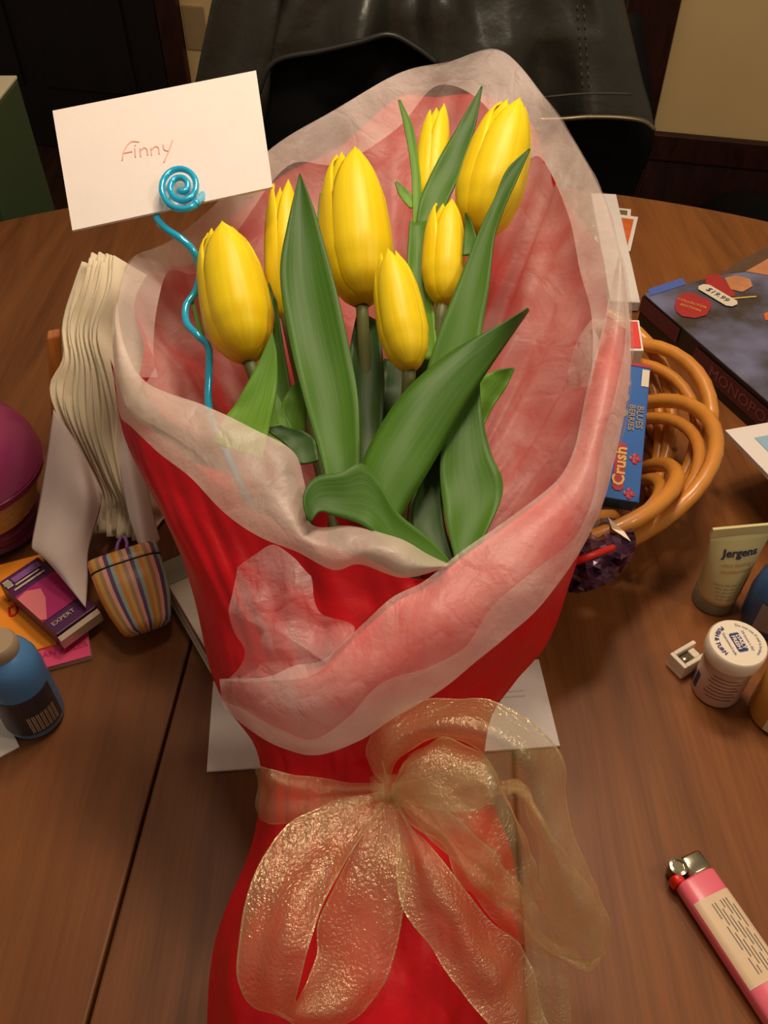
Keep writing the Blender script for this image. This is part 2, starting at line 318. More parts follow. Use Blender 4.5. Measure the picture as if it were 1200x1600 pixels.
M['cork'] = stripes('ribbed_straw', [(190, 134, 74), (150, 100, 54)], 9, 1, .7)
M['orange'] = mat('orange_paper', (246, 148, 24), .7)
M['pink'] = mat('pink_paper', (236, 76, 128), .7)
M['carton'] = mat('purple_carton', (84, 34, 84), .4)
M['magenta'] = mat('magenta_print', (176, 40, 108), .4)
M['rose'] = mat('rose_print', (226, 122, 130), .4)
M['lilac'] = mat('lilac_print', (140, 92, 160), .4)
M['silver'] = mat('silver_edge', (214, 196, 170), .3, .3)
M['blue_bottle'] = mat('blue_bottle', (74, 124, 176), .35, var=.1)
M['dark_label'] = mat('dark_label', (52, 48, 56), .45)
M['blue_clear'] = mat('deep_blue_plastic', (52, 84, 128), .3)
M['tan'] = mat('tan_plastic', (160, 138, 112), .5)
M['barcode'] = stripes('barcode_print', [(188, 170, 150), (70, 58, 50), (188, 170, 150), (60, 50, 44), (70, 58, 50)], 7, 0)
M['maroon'] = mat('maroon_edge', (96, 36, 34), .6)
M['page'] = mat('page_edge', (206, 188, 164), .8)
M['book'] = mat('white_book', (206, 196, 182), .6, var=.06, vscale=20)
M['sage'] = mat('grey_green_print', (150, 152, 132), .6)
M['candy_blue'] = mat('blue_carton', (34, 98, 176), .35, var=.12, vscale=60)
M['candy_red'] = mat('crimson_print', (172, 30, 58), .4)
M['gold'] = mat('gold_print', (224, 178, 92), .45)
M['label_white'] = mat('white_label', (222, 210, 186), .55)
M['foil'] = mat('plum_foil', (92, 56, 82), .22, .45, spec=.7, var=.15, vscale=20)
M['red'] = mat('red_box', (222, 46, 30), .45)
M['game_top'] = mat('game_lid_print', (78, 78, 94), .42, var=1.0, vscale=14)
N_ = M['game_top'].node_tree.nodes; L_ = M['game_top'].node_tree.links; r_ = N_.new('ShaderNodeValToRGB'); r_.color_ramp.elements[0].position = .42; r_.color_ramp.elements[1].position = .64
r_.color_ramp.elements[0].color = lin((66, 58, 54)); r_.color_ramp.elements[1].color = lin((116, 118, 150)); L_.new([q for q in N_ if q.type == 'TEX_NOISE'][0].outputs['Fac'], r_.inputs[0]); L_.new(r_.outputs[0], N_['Principled BSDF'].inputs['Base Color'])
M['game_side'] = mat('game_side', (34, 26, 26), .45, var=.2)
M['game_band'] = mat('game_band', (88, 38, 44), .45, var=.15)
M['game_letter'] = mat('game_letter', (124, 72, 70), .5)
M['seal'] = mat('red_seal', (168, 44, 46), .5, var=.12, vscale=90)
M['tape'] = mat('blue_tape', (78, 104, 186), .45)
M['skin_tone'] = mat('tan_print', (196, 130, 88), .45, var=.35, vscale=60)
M['brown_print'] = mat('brown_print', (96, 72, 54), .45, var=.4, vscale=70)
M['sky_print'] = mat('light_blue_print', (150, 186, 206), .5)
M['tube'] = mat('pale_green_tube', (214, 206, 150), .34, var=.06)
M['grey_cap'] = mat('grey_cap', (122, 116, 96), .4)
M['peach'] = mat('peach_print', (206, 140, 92), .4)
M['pill'] = mat('white_plastic', (240, 228, 206), .35)
M['pill_body'] = mat('pill_label', (206, 172, 152), .4, var=.1, vscale=50)
M['steel'] = mat('steel', (190, 180, 150), .18, 1.0)
M['dark_steel'] = mat('dark_steel', (120, 108, 80), .3, .9)
M['amber'] = mat('amber_plastic', (190, 138, 58), .3)
M['light_pink'] = mat('pink_lighter', (240, 112, 132), .3, spec=.5)
M['light_red'] = mat('red_button', (222, 34, 26), .35)
M['sticker'] = mat('lighter_sticker', (232, 204, 168), .3, coat=.5)
M['navy_bag'] = mat('navy_fabric', (18, 20, 34), .85)
M['rug'] = mat('grey_rug', (116, 92, 72), 1.0, var=.4, vscale=90, bump=.8, bscale=160, dist=.01)
M['photo_or'] = mat('orange_print', (222, 108, 50), .4, var=.5, vscale=70)
M['photo_gr'] = mat('olive_print', (112, 104, 66), .4, var=.4, vscale=70)
M['wood_orange'] = wood('holder_wood', (168, 96, 40), (200, 124, 60), 0, 2)

# ------------------------------------------------------------------ room
b0 = PY(1020, 203, 2.5); b1 = PZ(1200, 220, b0[2] - T)
we = (b1 - b0); we[2] = 0; we /= np.linalg.norm(we); wn = np.array([we[1], -we[0], 0])     # towards the room
def PW(x, y, off=0.0):
    d = ray(x, y); return EYE + d * (np.dot(wn, b0 + wn * off - EYE) / np.dot(wn, d))
def ws(p): return float(np.dot(p - b0, we))
def wbox(name, s0, s1, z0, z1, o0, o1, m, parent=None, b=0.0):
    P = lambda s, o, z: np.array([*(b0 + we * s + wn * o)[:2], z])
    return slab(name, [P(s0, o1, z1), P(s1, o1, z1), P(s1, o0, z1), P(s0, o0, z1)], (0, 0, z0 - z1), m, parent, b)
st = lambda o: tag(o, kind='structure')
st(box('floor', (-2.6, -1.2, -.05), (2.8, 3.4, 0), M['floor']))
st(wbox('wall_back', -3.0, 1.4, 0, 2.5, -.1, 0, M['wall']))
sc1 = ws(PW(1062, 0)); sc0 = ws(PW(968, 0))
st(wbox('trim_1', sc0, ws(PW(1021, 195)), 0, 2.1, 0, .03, M['casing'], b=.006))
bb = st(wbox('baseboard_back', ws(PW(1021, 195)) + .002, 1.4, 0, b0[2], 0, .025, M['base'], b=.004))
st(wbox('trim_2', ws(PW(1021, 195)) + .002, 1.4, b0[2] - .07, b0[2] + .004, .025, .038, M['casing'], b=.004))
sd1 = ws(PW(290, 60)); sd0 = ws(PW(258, 60))
st(wbox('trim_3', sd0, sd1, 0, 2.1, 0, .035, M['casing'], b=.006))
dr = st(wbox('door_1', sd0 - .95, sd0 - .004, 0, 2.05, .0, .03, M['door'], b=.004))
for (u0, u1, z0, z1) in ((.12, .44, .2, .95), (.52, .84, .2, .95), (.12, .44, 1.1, 1.9), (.52, .84, 1.1, 1.9)):
    wbox('door_panel', sd0 - .95 + u0, sd0 - .95 + u1, z0, z1, .03, .042, M['door'], dr, .008)
# wall socket plate seen in the gap
q = PW(306, 44); s = ws(q)
o = tag(wbox('switch_plate', s - .035, s + .035, q[2] - .06, q[2] + .06, 0, .008, mat('plate', (176, 146, 104), .5), b=.003), 'beige switch plate on the wall left of the leather jacket', 'switch plate')
# black bag with pale numerals
q = PW(953, 30, .1); s = ws(q)
bg = thing('hanging_bag', q - np.array([0, 0, .3]), 'dark navy fabric bag hanging by the door trim with a pale 24', 'bag')
wbox('body', s - .2, s + .035, q[2] - .32, q[2] + .12, .04, .1, M['navy_bag'], bg, .02)
tube('strap', [b0 + we * (s - .15) + wn * .07 + (0, 0, q[2] + .1 - b0[2]), b0 + we * (s - .08) + wn * .06 + (0, 0, q[2] + .3 - b0[2]), b0 + we * (s - .01) + wn * .07 + (0, 0, q[2] + .1 - b0[2])], .008, M['navy_bag'], bg, res=12)
text('numerals', '24', .034, flat(b0 + we * s + wn * .101 + (0, 0, q[2] - b0[2]), we, (0, 0, 1)), mat('pale_numeral', (120, 126, 150), .6), bg, bold=.0008)

# ------------------------------------------------------------------ table
tb = thing('dining_table', (0, .41, 0), 'brown wooden oval dining table with two leaf seams', 'table')
ta, tbb, tcx, tcy = .78, .63, 0.0, .41
sdir = np.array([.066, 1.0])
def seamx(x0, y): return x0 + .066 * (y - .2)
def panel(name, cond_lo, cond_hi, m):
    P = []; n = 160
    ell = [(tcx + ta * math.cos(2 * math.pi * k / n), tcy + tbb * math.sin(2 * math.pi * k / n)) for k in range(n)]
    def clip(poly, f):
        out = []
        for i in range(len(poly)):
            a, b = poly[i], poly[(i + 1) % len(poly)]; fa, fb = f(a), f(b)
            if fa >= 0: out.append(a)
            if fa * fb < 0: t = fa / (fa - fb); out.append((a[0] + (b[0] - a[0]) * t, a[1] + (b[1] - a[1]) * t))
        return out
    if cond_lo is not None: ell = clip(ell, lambda p: p[0] - seamx(cond_lo, p[1]))
    if cond_hi is not None: ell = clip(ell, lambda p: seamx(cond_hi, p[1]) - p[0])
    k = len(ell); V = [(x, y, T - .03) for x, y in ell] + [(x, y, T) for x, y in ell]
    F = [tuple(range(k))[::-1], tuple(range(k, 2 * k))] + [(i, (i + 1) % k, k + (i + 1) % k, k + i) for i in range(k)]
    o = mk(name, V, F, m, tb, False); bev(o, .0015, 2); return o
S1, S2 = -.1385, .0745
panel('table_leaf', None, S1 - .0009, M['table_l']); panel('table_leaf', S1 + .0009, S2 - .0006, M['table_c']); panel('table_leaf', S2 + .0006, None, M['table_r'])
lathe('pedestal', (0, .41, 0), [(.28, 0), (.28, .03), (.12, .08), (.07, .2), (.09, .45), (.07, .6), (.2, T - .032)], M['table_leg'], tb)

# ------------------------------------------------------------------ chair + leather jacket
JY = 1.22
ch = thing('dining_chair', (.1, JY + .2, 0), 'black dining chair beyond the table, hidden under the leather jacket', 'chair')
for sx in (-.17, .29):
    box('back_post', (sx, JY + .05, 0), (sx + .035, JY + .085, 1.0), M['black'], ch, .006)
    box('leg', (sx, JY + .44, 0), (sx + .035, JY + .475, .44), M['black'], ch, .006)
box('seat', (-.18, JY + .04, .44), (.335, JY + .48, .475), M['black'], ch, .01)
for zz in (.62, .78, .93): box('back_rail', (-.14, JY + .055, zz), (.295, JY + .08, zz + .06), M['black'], ch, .005)
jk = thing('leather_jacket', (.08, JY, .5), 'black leather jacket draped over the chair beyond the table', 'jacket')
hem = [(262, 330), (330, 320), (398, 300), (402, 150), (428, 97), (500, 80), (560, 66), (608, 54), (650, 74), (684, 100), (740, 150), (800, 178), (860, 188), (920, 184), (975, 184), (1022, 200)]
top = np.linspace(375, 925, len(hem))
rows = []
for f in (0, .25, .5, .75, 1):
    r = []
    for i, (hx, hy) in enumerate(hem):
        x = top[i] * (1 - f) + hx * f; y = -200 * (1 - f) + hy * f
        yy = JY - .02 * math.sin(i * 1.5) * f - .012 * math.sin(i * 2.7 + f * 4) - .05 * f * (1 if 5 < i else .5)
        r.append(PY(x, y, yy))
    rows.append(r)
G = grid(rows, 110, 60)
sh = thick(sheet('shell', crumple(G, .012, 9, 3, 4), M['leather'], jk), .004)
hp = G[-1] + np.array([0, -.004, 0])
tube('hem_binding', cr([PY(x, y, JY - .075) for x, y in hem[3:10]], 30), .0035, mat('dark_binding', (40, 40, 36), .35), jk)
tube('zip', cr([PY(x, y, JY - .083) for x, y in ((840, 187), (880, 186), (920, 183), (970, 184), (1005, 190), (1022, 203))], 24), .0035, M['zip'], jk)
for dx in (0, 10):
    for k in range(9):
        tube('stitch', [PY(902 + dx + k * 1.0, 8 + k * 15, JY - .088), PY(902 + dx + k * 1.0, 17 + k * 15, JY - .088)], .0011, M['thread'], jk, n=5)
tube('seam', cr([PY(x, y, JY - .09) for x, y in ((850, 152), (900, 147), (950, 146), (988, 147))], 12), .0014, M['thread'], jk, n=5)
lr = [[PY(x, y0, JY + .02) for x in (385, 480, 600, 750, 880, 1000)] for y0 in (20,)] + \
     [[PY(x, 205, JY + .0) for x in (388, 480, 600, 750, 890, 1022)]] + [[PY(x, 300, JY + .01) for x in (392, 480, 600, 750, 880, 992)]] + [[PY(x, 400, JY + .02) for x in (400, 480, 600, 750, 870, 975)]]
thick(sheet('lining', crumple(grid(lr, 40, 24), .006, 10, 5), M['lining'], jk), .004)

# ------------------------------------------------------------------ green box, floor things
K = PY(28, 123, 1.12); K2 = PZ(0, 158, K[2] - T)
e = (K2 - K) / np.linalg.norm(K2 - K); e2 = np.array([e[1], -e[0], 0]);  e2 = e2 if e2[0] < 0 else -e2
gb = thing('green_box', (K[0] - .1, K[1], 0), 'tall dark green box with a pale top at the left behind the table', 'box')
A_, B_, C_, D_ = K, K + e * .16, K + e * .16 + e2 * .26, K + e2 * .26
slab('body', [A_, B_, C_, D_], (0, 0, -(K[2] - .001)), M['green'], gb, .003)
slab('lid', [p + np.array([0, 0, .004]) for p in (A_, B_, C_, D_)], (0, 0, -.004), M['pale_board'], gb, .001)
p = PW(1188, 270, .22)
gp = []
for i in range(9):
    th = i / 8 * math.pi * .5
    gp.append((.16 * math.cos(th) + .001, .17 * math.sin(th)))
lathe('dark_bag', (p[0], p[1], 0), [(.13, 0)] + gp, M['lining'], None, 24)
o = bpy.data.objects['dark_bag']; tag(o, 'slumped black bag on the floor at the foot of the beige wall', 'bag')
rg = PZ(1150, 318, -T)
o = box('floor_rug', (rg[0] - .15, rg[1] - .5, 0), (rg[0] + .6, rg[1] - .12, .02), M['rug'], None, .008); tag(o, 'shaggy grey brown rug on the floor right of the table', 'rug')

# ------------------------------------------------------------------ bouquet: wrap
wr = thing('bouquet_wrap', (0, .12, T + .004), 'red paper and pale tissue bouquet wrap lying on the table', 'bouquet wrap')
RIM = [(186, 590, .055), (178, 530, .045), (186, 460, .03), (208, 402, .015), (262, 378, .0), (330, 325, -.005), (425, 230, -.01), (520, 172, -.01), (625, 112, -.006), (700, 96, 0), (782, 77, 0), (850, 150, 0.0), (892, 212, .008), (940, 300, .015), (962, 375, .022), (982, 470, .035), (985, 550, .045), (976, 635, .055), (955, 720, .058), (930, 800, .055)]
APX = (610, 1000, -.035)
def fan(rim, dip, off, n):
    rows = []
    for t in np.linspace(0, .97, n):
        r = []
        for (x, y, d) in rim:
            k = t ** 1.1
            r.append(BQ((x + (APX[0] - x) * k, y + (APX[1] - y) * k, d * (1 - t) + APX[2] * t - dip * math.sin(math.pi * min(1, t * 1.15)) + off)))
        rows.append(r)
    return rows
ctr = np.array([590, 590])
rim_red = [(x + (ctr[0] - x) * (.10 + .03 * math.sin(i * 2.1)) * (1.35 if 3 < i < 13 else .9), y + (ctr[1] - y) * (.11 + .03 * math.sin(i * 2.1)), d - .009) for i, (x, y, d) in enumerate(RIM)]
sheet('red_back', pleat(grid(fan(rim_red, .032, -.015, 8), 110, 70), .010, 13, 2.2, .0), M['red_paper'], wr)
sheet('tissue_back', pleat(grid(fan(RIM, .024, 0.0, 8), 190, 100), .011, 13, 2.2, .0022), M['tissue_in'], wr)
hemr = [[BQ((x + (ctr[0] - x) * k, y + (ctr[1] - y) * k * (1 + .5 * math.sin(i * 1.9)), d + .003 - .05 * k)) for i, (x, y, d) in enumerate(RIM)] for k in (.002, .06, .15)]
sheet('tissue_hem', crumple(grid(hemr, 150, 12), .002, 26, 2, 3), M['tissue_in'], wr)

# front red body, upper V opening down past the tie to the flared foot
FR = [
 [(171, 560, .035), (200, 640, .052), (262, 690, .062), (345, 760, .068), (450, 825, .072), (560, 866, .074), (655, 905, .074), (770, 880, .072), (860, 830, .062), (912, 840, .045)],
 [(196, 690, .025), (235, 760, .05), (310, 830, .062), (400, 890, .066), (490, 930, .07), (590, 960, .072), (680, 960, .07), (770, 945, .065), (850, 920, .052), (893, 905, .03)],
 [(282, 870, .012), (310, 930, .045), (370, 980, .056), (440, 1010, .062), (510, 1030, .066), (590, 1045, .066), (670, 1035, .062), (745, 1020, .052), (810, 1005, .038), (858, 1000, .012)],
 [(338, 1070, .005), (365, 1085, .035), (410, 1095, .046), (465, 1105, .052), (520, 1110, .055), (585, 1115, .055), (650, 1108, .05), (705, 1095, .042), (760, 1080, .028), (805, 1066, .005)],
 [(398, 1165, 0), (418, 1168, .024), (455, 1172, .035), (500, 1176, .041), (550, 1180, .043), (605, 1180, .042), (655, 1172, .038), (700, 1160, .03), (735, 1145, .02), (765, 1128, 0)],
 [(407, 1235, -.004), (425, 1235, .018), (460, 1238, .027), (505, 1240, .032), (555, 1242, .034), (610, 1242, .034), (660, 1240, .03), (705, 1236, .024), (740, 1232, .016), (762, 1226, -.004)],
 [(388, 1330, -.010), (412, 1332, .018), (455, 1335, .030), (510, 1338, .036), (565, 1340, .039), (625, 1340, .038), (685, 1338, .033), (740, 1336, .026), (780, 1334, .014), (800, 1330, -.01)],
 [(345, 1440, -.018), (375, 1442, .016), (435, 1445, .034), (500, 1448, .042), (565, 1450, .045), (635, 1450, .044), (700, 1448, .037), (755, 1446, .026), (798, 1444, .012), (816, 1440, -.018)],
 [(326, 1530, -.022), (360, 1532, .016), (425, 1535, .036), (495, 1538, .045), (565, 1540, .048), (640, 1540, .046), (705, 1538, .038), (762, 1536, .026), (803, 1534, .01), (820, 1530, -.022)],
 [(324, 1640, -.025), (358, 1642, .014), (425, 1645, .034), (495, 1648, .044), (565, 1650, .046), (640, 1650, .044), (705, 1648, .036), (762, 1646, .024), (803, 1644, .008), (820, 1640, -.025)],
 [(330, 1740, -.03), (362, 1742, .01), (425, 1745, .03), (495, 1748, .04), (565, 1750, .042), (640, 1750, .04), (705, 1748, .032), (762, 1746, .02), (800, 1744, .004), (816, 1740, -.03)]]
Gf = grid([[BQ(p) for p in r] for r in FR], 110, 130)
sheet('red_front', crumple(pleat(Gf, .008, 7, 5.1, 0, 34, True), .0045, 17, 4, 3), M['red_paper'], wr)
# under side closes the lower tube
UN = [[(a[0][0] + 2, a[0][1], a[0][2])] + [(a[0][0] * (1 - t) + a[-1][0] * t, a[0][1] * (1 - t) + a[-1][1] * t, min(a[0][2], a[-1][2]) - .03 * math.sin(math.pi * t)) for t in (.2, .5, .8)] + [(a[-1][0] - 2, a[-1][1], a[-1][2])] for a in FR[1:]]
sheet('red_underside', grid([[BQ(p) for p in r] for r in UN], 30, 60), M['red_paper'], wr)
# left tissue flap (folded over the front)
TLp = [((182, 470, .05), (176, 540, .05)), ((196, 545, .06), (186, 640, .055)), ((232, 600, .066), (207, 668, .06)), ((319, 634, .072), (246, 706, .068)), ((383, 663, .076), (296, 745, .073)), ((455, 704, .077), (350, 800, .077)),
       ((474, 752, .076), (404, 838, .079)), ((486, 818, .078), (462, 862, .081)), ((550, 822, .08), (520, 890, .082)), ((620, 840, .083), (562, 882, .082)), ((668, 866, .082), (628, 902, .082)), ((702, 882, .08), (694, 888, .08))]
def flap(pairs, nm, m, nu=9, ns=90, amp=.004, bul=.008, seed=0, off=0.0, sc=26, shrink=0.0):
    rows = []
    for a, b in pairs:
        a, b = np.array(a, float), np.array(b, float)
        r = []
        for t in np.linspace(shrink, 1 - shrink * .3, 5):
            c = a * (1 - t) + b * t; c[2] += bul * math.sin(math.pi * t) + off; r.append(BQ(c))
        rows.append(r)
    return sheet(nm, crumple(grid(rows, nu, ns), amp, sc, seed, 3), m, wr)
flap(TLp, 'tissue_left_flap', M['tissue_double'], 26, 110, .0035, .006, 6)
TRp = [((965, 400, .03), (974, 415, .03)), ((946, 490, .045), (986, 520, .045)), ((922, 585, .058), (982, 610, .055)), ((899, 690, .067), (962, 715, .06)), ((880, 737, .072), (940, 790, .066)), ((850, 769, .076), (906, 862, .07)),
       ((786, 816, .081), (850, 940, .076)), ((717, 863, .084), (797, 991, .078)), ((662, 908, .086), (745, 1033, .078)), ((611, 934, .087), (693, 1076, .076)), ((565, 976, .087), (616, 1122, .072)), ((507, 1030, .086), (560, 1158, .066)),
       ((462, 1040, .084), (494, 1181, .062)), ((420, 1058, .08), (440, 1170, .06)), ((380, 1060, .07), (394, 1145, .05)), ((343, 1061, .04), (349, 1105, .03))]
flap(TRp[1:13], 'red_right_flap', M['red_paper'], 18, 90, .002, .009, 7, -.007, 20, .06)
flap(TRp, 'tissue_right_flap', M['tissue_out'], 34, 150, .0035, .011, 7, 0, 20)
EF = []
for i, (a, b) in enumerate(TRp):
    a, b = np.array(a, float), np.array(b, float); k = .72 + .10 * math.sin(i * 1.7); c = a * (1 - k) + b * k; c[2] += .011 * math.sin(math.pi * k) + .002; b = b + (0, 0, .001); EF.append((tuple(c), tuple(b)))
flap(EF, 'tissue_edge_fold', M['tissue_out'], 12, 150, .0035, .001, 7, 0.0015, 20)
TC = [[(368, 885, .07), (395, 864, .078), (425, 849, .082), (455, 866, .084), (487, 898, .084)], [(357, 950, .07), (390, 930, .082), (430, 915, .086), (465, 925, .088), (498, 948, .088)],
      [(364, 990, .068), (400, 985, .08), (445, 980, .086), (490, 975, .09), (554, 978, .09)], [(376, 1024, .064), (410, 1026, .08), (450, 1020, .086), (485, 1018, .09), (520, 1020, .092)], [(352, 1064, .045), (390, 1066, .07), (440, 1062, .084), (480, 1058, .088), (512, 1040, .09)]]
sheet('tissue_crumple', crumple(grid([[BQ(p) for p in r] for r in TC], 70, 70), .013, 27, 9, 4), M['tissue_crumple'], wr)
TP = [[(925, 500, .03), (950, 498, .045), (965, 505, .05)], [(893, 555, .02), (925, 545, .035), (950, 560, .05)], [(885, 605, .012), (905, 605, .03), (925, 600, .05)]]
sheet('tissue_fold', crumple(grid([[BQ(p) for p in r] for r in TP], 24, 24), .003, 40, 12), M['tissue_out'], wr)

# ------------------------------------------------------------------ tulips
PROF = [(0, .18), (.06, .52), (.16, .82), (.32, 1.0), (.5, .98), (.68, .9), (.82, .76), (.93, .57), (1, .36)]
PR = lambda v: float(np.interp(v, [p[0] for p in PROF], [p[1] for p in PROF]))
def leaf(name, L, R, m, parent, fold=.22, n=34, seed=0):
    Lp = cr([BQ(p) for p in L], n); Rp = cr([BQ(p) for p in R], n); W = 9; G = np.zeros((n, W, 3))
    for i in range(n):
        c = Rp[i] - Lp[i]; wd = np.linalg.norm(c)
        for j in range(W):
            t = j / (W - 1); ripple = min(.0012, .03 * wd) * math.sin(i * .55 + seed + t * 4) * abs(2 * t - 1)
            G[i, j] = Lp[i] + c * t + BN * (-fold * wd * 4 * t * (1 - t) * .5 + ripple)
    o = sheet(name, G, m, parent); thick(o, .0007); return o
def tulip(base, tip, wpx, label, rot, leaves=(), stem_to=None, seed=0, closed=1.0):
    rnd = random.Random(seed); b, t = BQ(base), BQ(tip); ax = t - b; Ln = np.linalg.norm(ax); ax /= Ln
    r0 = wpx / 2 / FPX * np.dot(b - EYE, FW); vw = EYE - b; c = vw - ax * np.dot(vw, ax); c /= np.linalg.norm(c); s = np.cross(ax, c)
    root = thing('tulip', BQ((base[0] * .4 + 600 * .6, 1050, -.02)), label, 'tulip')
    st_to = stem_to or (600 + (base[0] - 600) * .12, 1080, -.005)
    mid = ((base[0] * .6 + st_to[0] * .4), (base[1] * .6 + st_to[1] * .4), base[2] * .5 - .012)
    tube('stem', cr([b + ax * .004, BQ(mid), BQ(st_to)], 16), .0036, M['stem'], root)
    for k in range(6):
        outer = k % 2 == 0; phi = math.radians(rot + 60 * k); V = []; uv = []; nv, nu = 20, 11
        ln = Ln * ((1 + rnd.uniform(-.06, .01)) if outer else .95); rs = r0 * (1.0 if outer else .88); tilt = (rnd.uniform(.0, .14) if outer else 0) * r0
        for i in range(nv):
            v = i / (nv - 1); wv = math.radians(72) * (max(0, 1 - v ** 5)) ** .72 * (min(1, v * 7 + .35))
            for j in range(nu):
                u = 2 * j / (nu - 1) - 1; a = phi + u * wv; rr = rs * PR(v) * (1 - (.14 if outer else .03) * u * u) + tilt * v * v
                rr *= 1 + .03 * math.exp(-(u * 5) ** 2) * math.sin(math.pi * v)
                h = ln * (v - .02 * u * u * v)
                V.append(b + ax * h + rr * (math.cos(a) * c + math.sin(a) * s)); uv.append((j / (nu - 1) * .8 + k * .37, v))
        thick(mk('petal', V, gfaces(nv, nu), M['petal'], root, True, uv), .0007)
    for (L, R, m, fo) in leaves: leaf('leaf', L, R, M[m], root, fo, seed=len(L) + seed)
    return root
D = lambda pts, d0, d1: [(x, y, d0 + (d1 - d0) * i / (len(pts) - 1)) for i, (x, y) in enumerate(pts)]
tulip((388, 566, .026), (344, 350, .036), 114, 'leftmost yellow tulip, beside the blue wire stem', 8, [
    (D([(425, 520), (404, 565), (375, 620), (352, 652), (330, 690)], .055, .05), D([(426, 520), (433, 560), (432, 610), (420, 670), (410, 720)], .055, .05), 'leaf_light', .1),
    (D([(420, 440), (408, 500), (405, 560), (415, 640)], .02, .02), D([(432, 470), (440, 520), (450, 580), (470, 680)], .02, .02), 'leaf', .2),
    (D([(412, 590), (412, 640), (408, 690)], .035, .035), D([(428, 602), (450, 650), (470, 700)], .03, .03), 'leaf_light', .3),
    (D([(470, 588), (445, 620), (430, 670)], .032, .03), D([(474, 590), (478, 640), (475, 700)], .036, .03), 'leaf_light', .3),
    (D([(296, 455), (305, 500), (318, 540)], .02, .02), D([(299, 455), (312, 498), (325, 540)], .02, .02), 'leaf_light', .1)], seed=1)
tulip((446, 500, .006), (441, 288, .012), 60, 'slim yellow tulip half hidden behind the big upright leaf on the left', 40, [
    (D([(468, 271), (449, 350), (438, 430), (452, 530), (474, 620), (497, 700), (515, 770)], .046, .05), D([(469, 271), (492, 330), (517, 420), (541, 520), (558, 610), (562, 690), (560, 780)], .046, .05), 'leaf', .3),
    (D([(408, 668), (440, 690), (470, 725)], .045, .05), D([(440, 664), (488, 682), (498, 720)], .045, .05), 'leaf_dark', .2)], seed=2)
tulip((566, 478, .026), (546, 234, .036), 118, 'large yellow tulip in the centre of the bouquet', 20, [
    (D([(500, 302), (496, 340), (500, 400), (512, 470)], .004, .008), D([(503, 302), (508, 340), (516, 400), (530, 470)], .004, .008), 'leaf_light', .2),
    (D([(523, 318), (514, 350), (515, 400)], .006, .008), D([(526, 318), (528, 350), (530, 400)], .006, .008), 'leaf_light', .2),
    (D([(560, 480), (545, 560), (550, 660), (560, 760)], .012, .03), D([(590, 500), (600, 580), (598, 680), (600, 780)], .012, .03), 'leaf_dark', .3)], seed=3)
tulip((642, 580, .05), (606, 388, .055), 80, 'small closed yellow tulip bud in front of the large central tulip', 0, [
    (D([(823, 482), (770, 513), (700, 552), (645, 600), (600, 655), (566, 725), (556, 800)], .06, .062), D([(826, 486), (785, 545), (735, 622), (695, 692), (662, 750), (630, 800), (610, 840)], .05, .068), 'leaf', -.25),
    (D([(480, 812), (474, 775), (492, 745), (535, 738), (566, 724), (592, 750), (620, 800), (672, 842), (706, 880)], .09, .074), D([(486, 815), (500, 800), (520, 805), (555, 815), (580, 830), (600, 850), (622, 868), (660, 885), (704, 884)], .088, .074), 'leaf', .15)], seed=4)
tulip((692, 478, .024), (698, 316, .03), 68, 'yellow tulip between the two tall leaves on the right', 30, [
    (D([(826, 232), (792, 265), (772, 310), (748, 362), (716, 440), (686, 520), (662, 590)], .05, .035), D([(829, 233), (806, 285), (784, 335), (772, 375), (764, 450), (752, 520), (745, 590)], .05, .038), 'leaf', .22),
    (D([(727, 332), (726, 355), (722, 400)], .04, .038), D([(729, 332), (740, 355), (752, 395)], .042, .04), 'leaf', .1)], seed=5)
tulip((668, 330, .006), (684, 166, .01), 52, 'narrow yellow tulip at the back between two pointed leaves', 50, [
    (D([(752, 134), (722, 185), (690, 240), (660, 300), (650, 350)], .02, .016), D([(754, 136), (742, 200), (722, 265), (700, 315), (680, 355)], .02, .016), 'leaf', .2),
    (D([(622, 156), (632, 200), (642, 260), (645, 330), (645, 420)], .016, .014), D([(626, 156), (646, 200), (655, 260), (660, 330), (668, 420)], .016, .014), 'leaf_light', .25),
    (D([(617, 285), (624, 305), (640, 325)], .014, .014), D([(620, 283), (640, 300), (656, 322)], .014, .014), 'leaf_light', .2),
    (D([(640, 345), (636, 420), (642, 480), (655, 560)], .02, .02), D([(668, 345), (676, 420), (678, 480), (685, 560)], .02, .022), 'leaf_light', .3)], seed=6)
tulip((746, 372, .012), (806, 155, .03), 108, 'yellow tulip at the upper right leaning against the tissue', 15, [
    (D([(744, 592), (705, 650), (688, 720), (694, 800), (712, 880)], .046, .06), D([(750, 590), (752, 640), (768, 710), (786, 765), (752, 850)], .046, .06), 'leaf', .2),
    (D([(803, 574), (770, 580), (748, 600), (745, 640)], .036, .03), D([(804, 576), (790, 606), (770, 636), (752, 672)], .036, .03), 'leaf_light', .3),
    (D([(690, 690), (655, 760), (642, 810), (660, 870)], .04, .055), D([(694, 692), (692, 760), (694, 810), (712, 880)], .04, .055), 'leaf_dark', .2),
    (D([(600, 560), (590, 620), (590, 700)], .0, .01), D([(670, 560), (690, 640), (690, 720)], .0, .01), 'leaf_dark', .2)], seed=7)

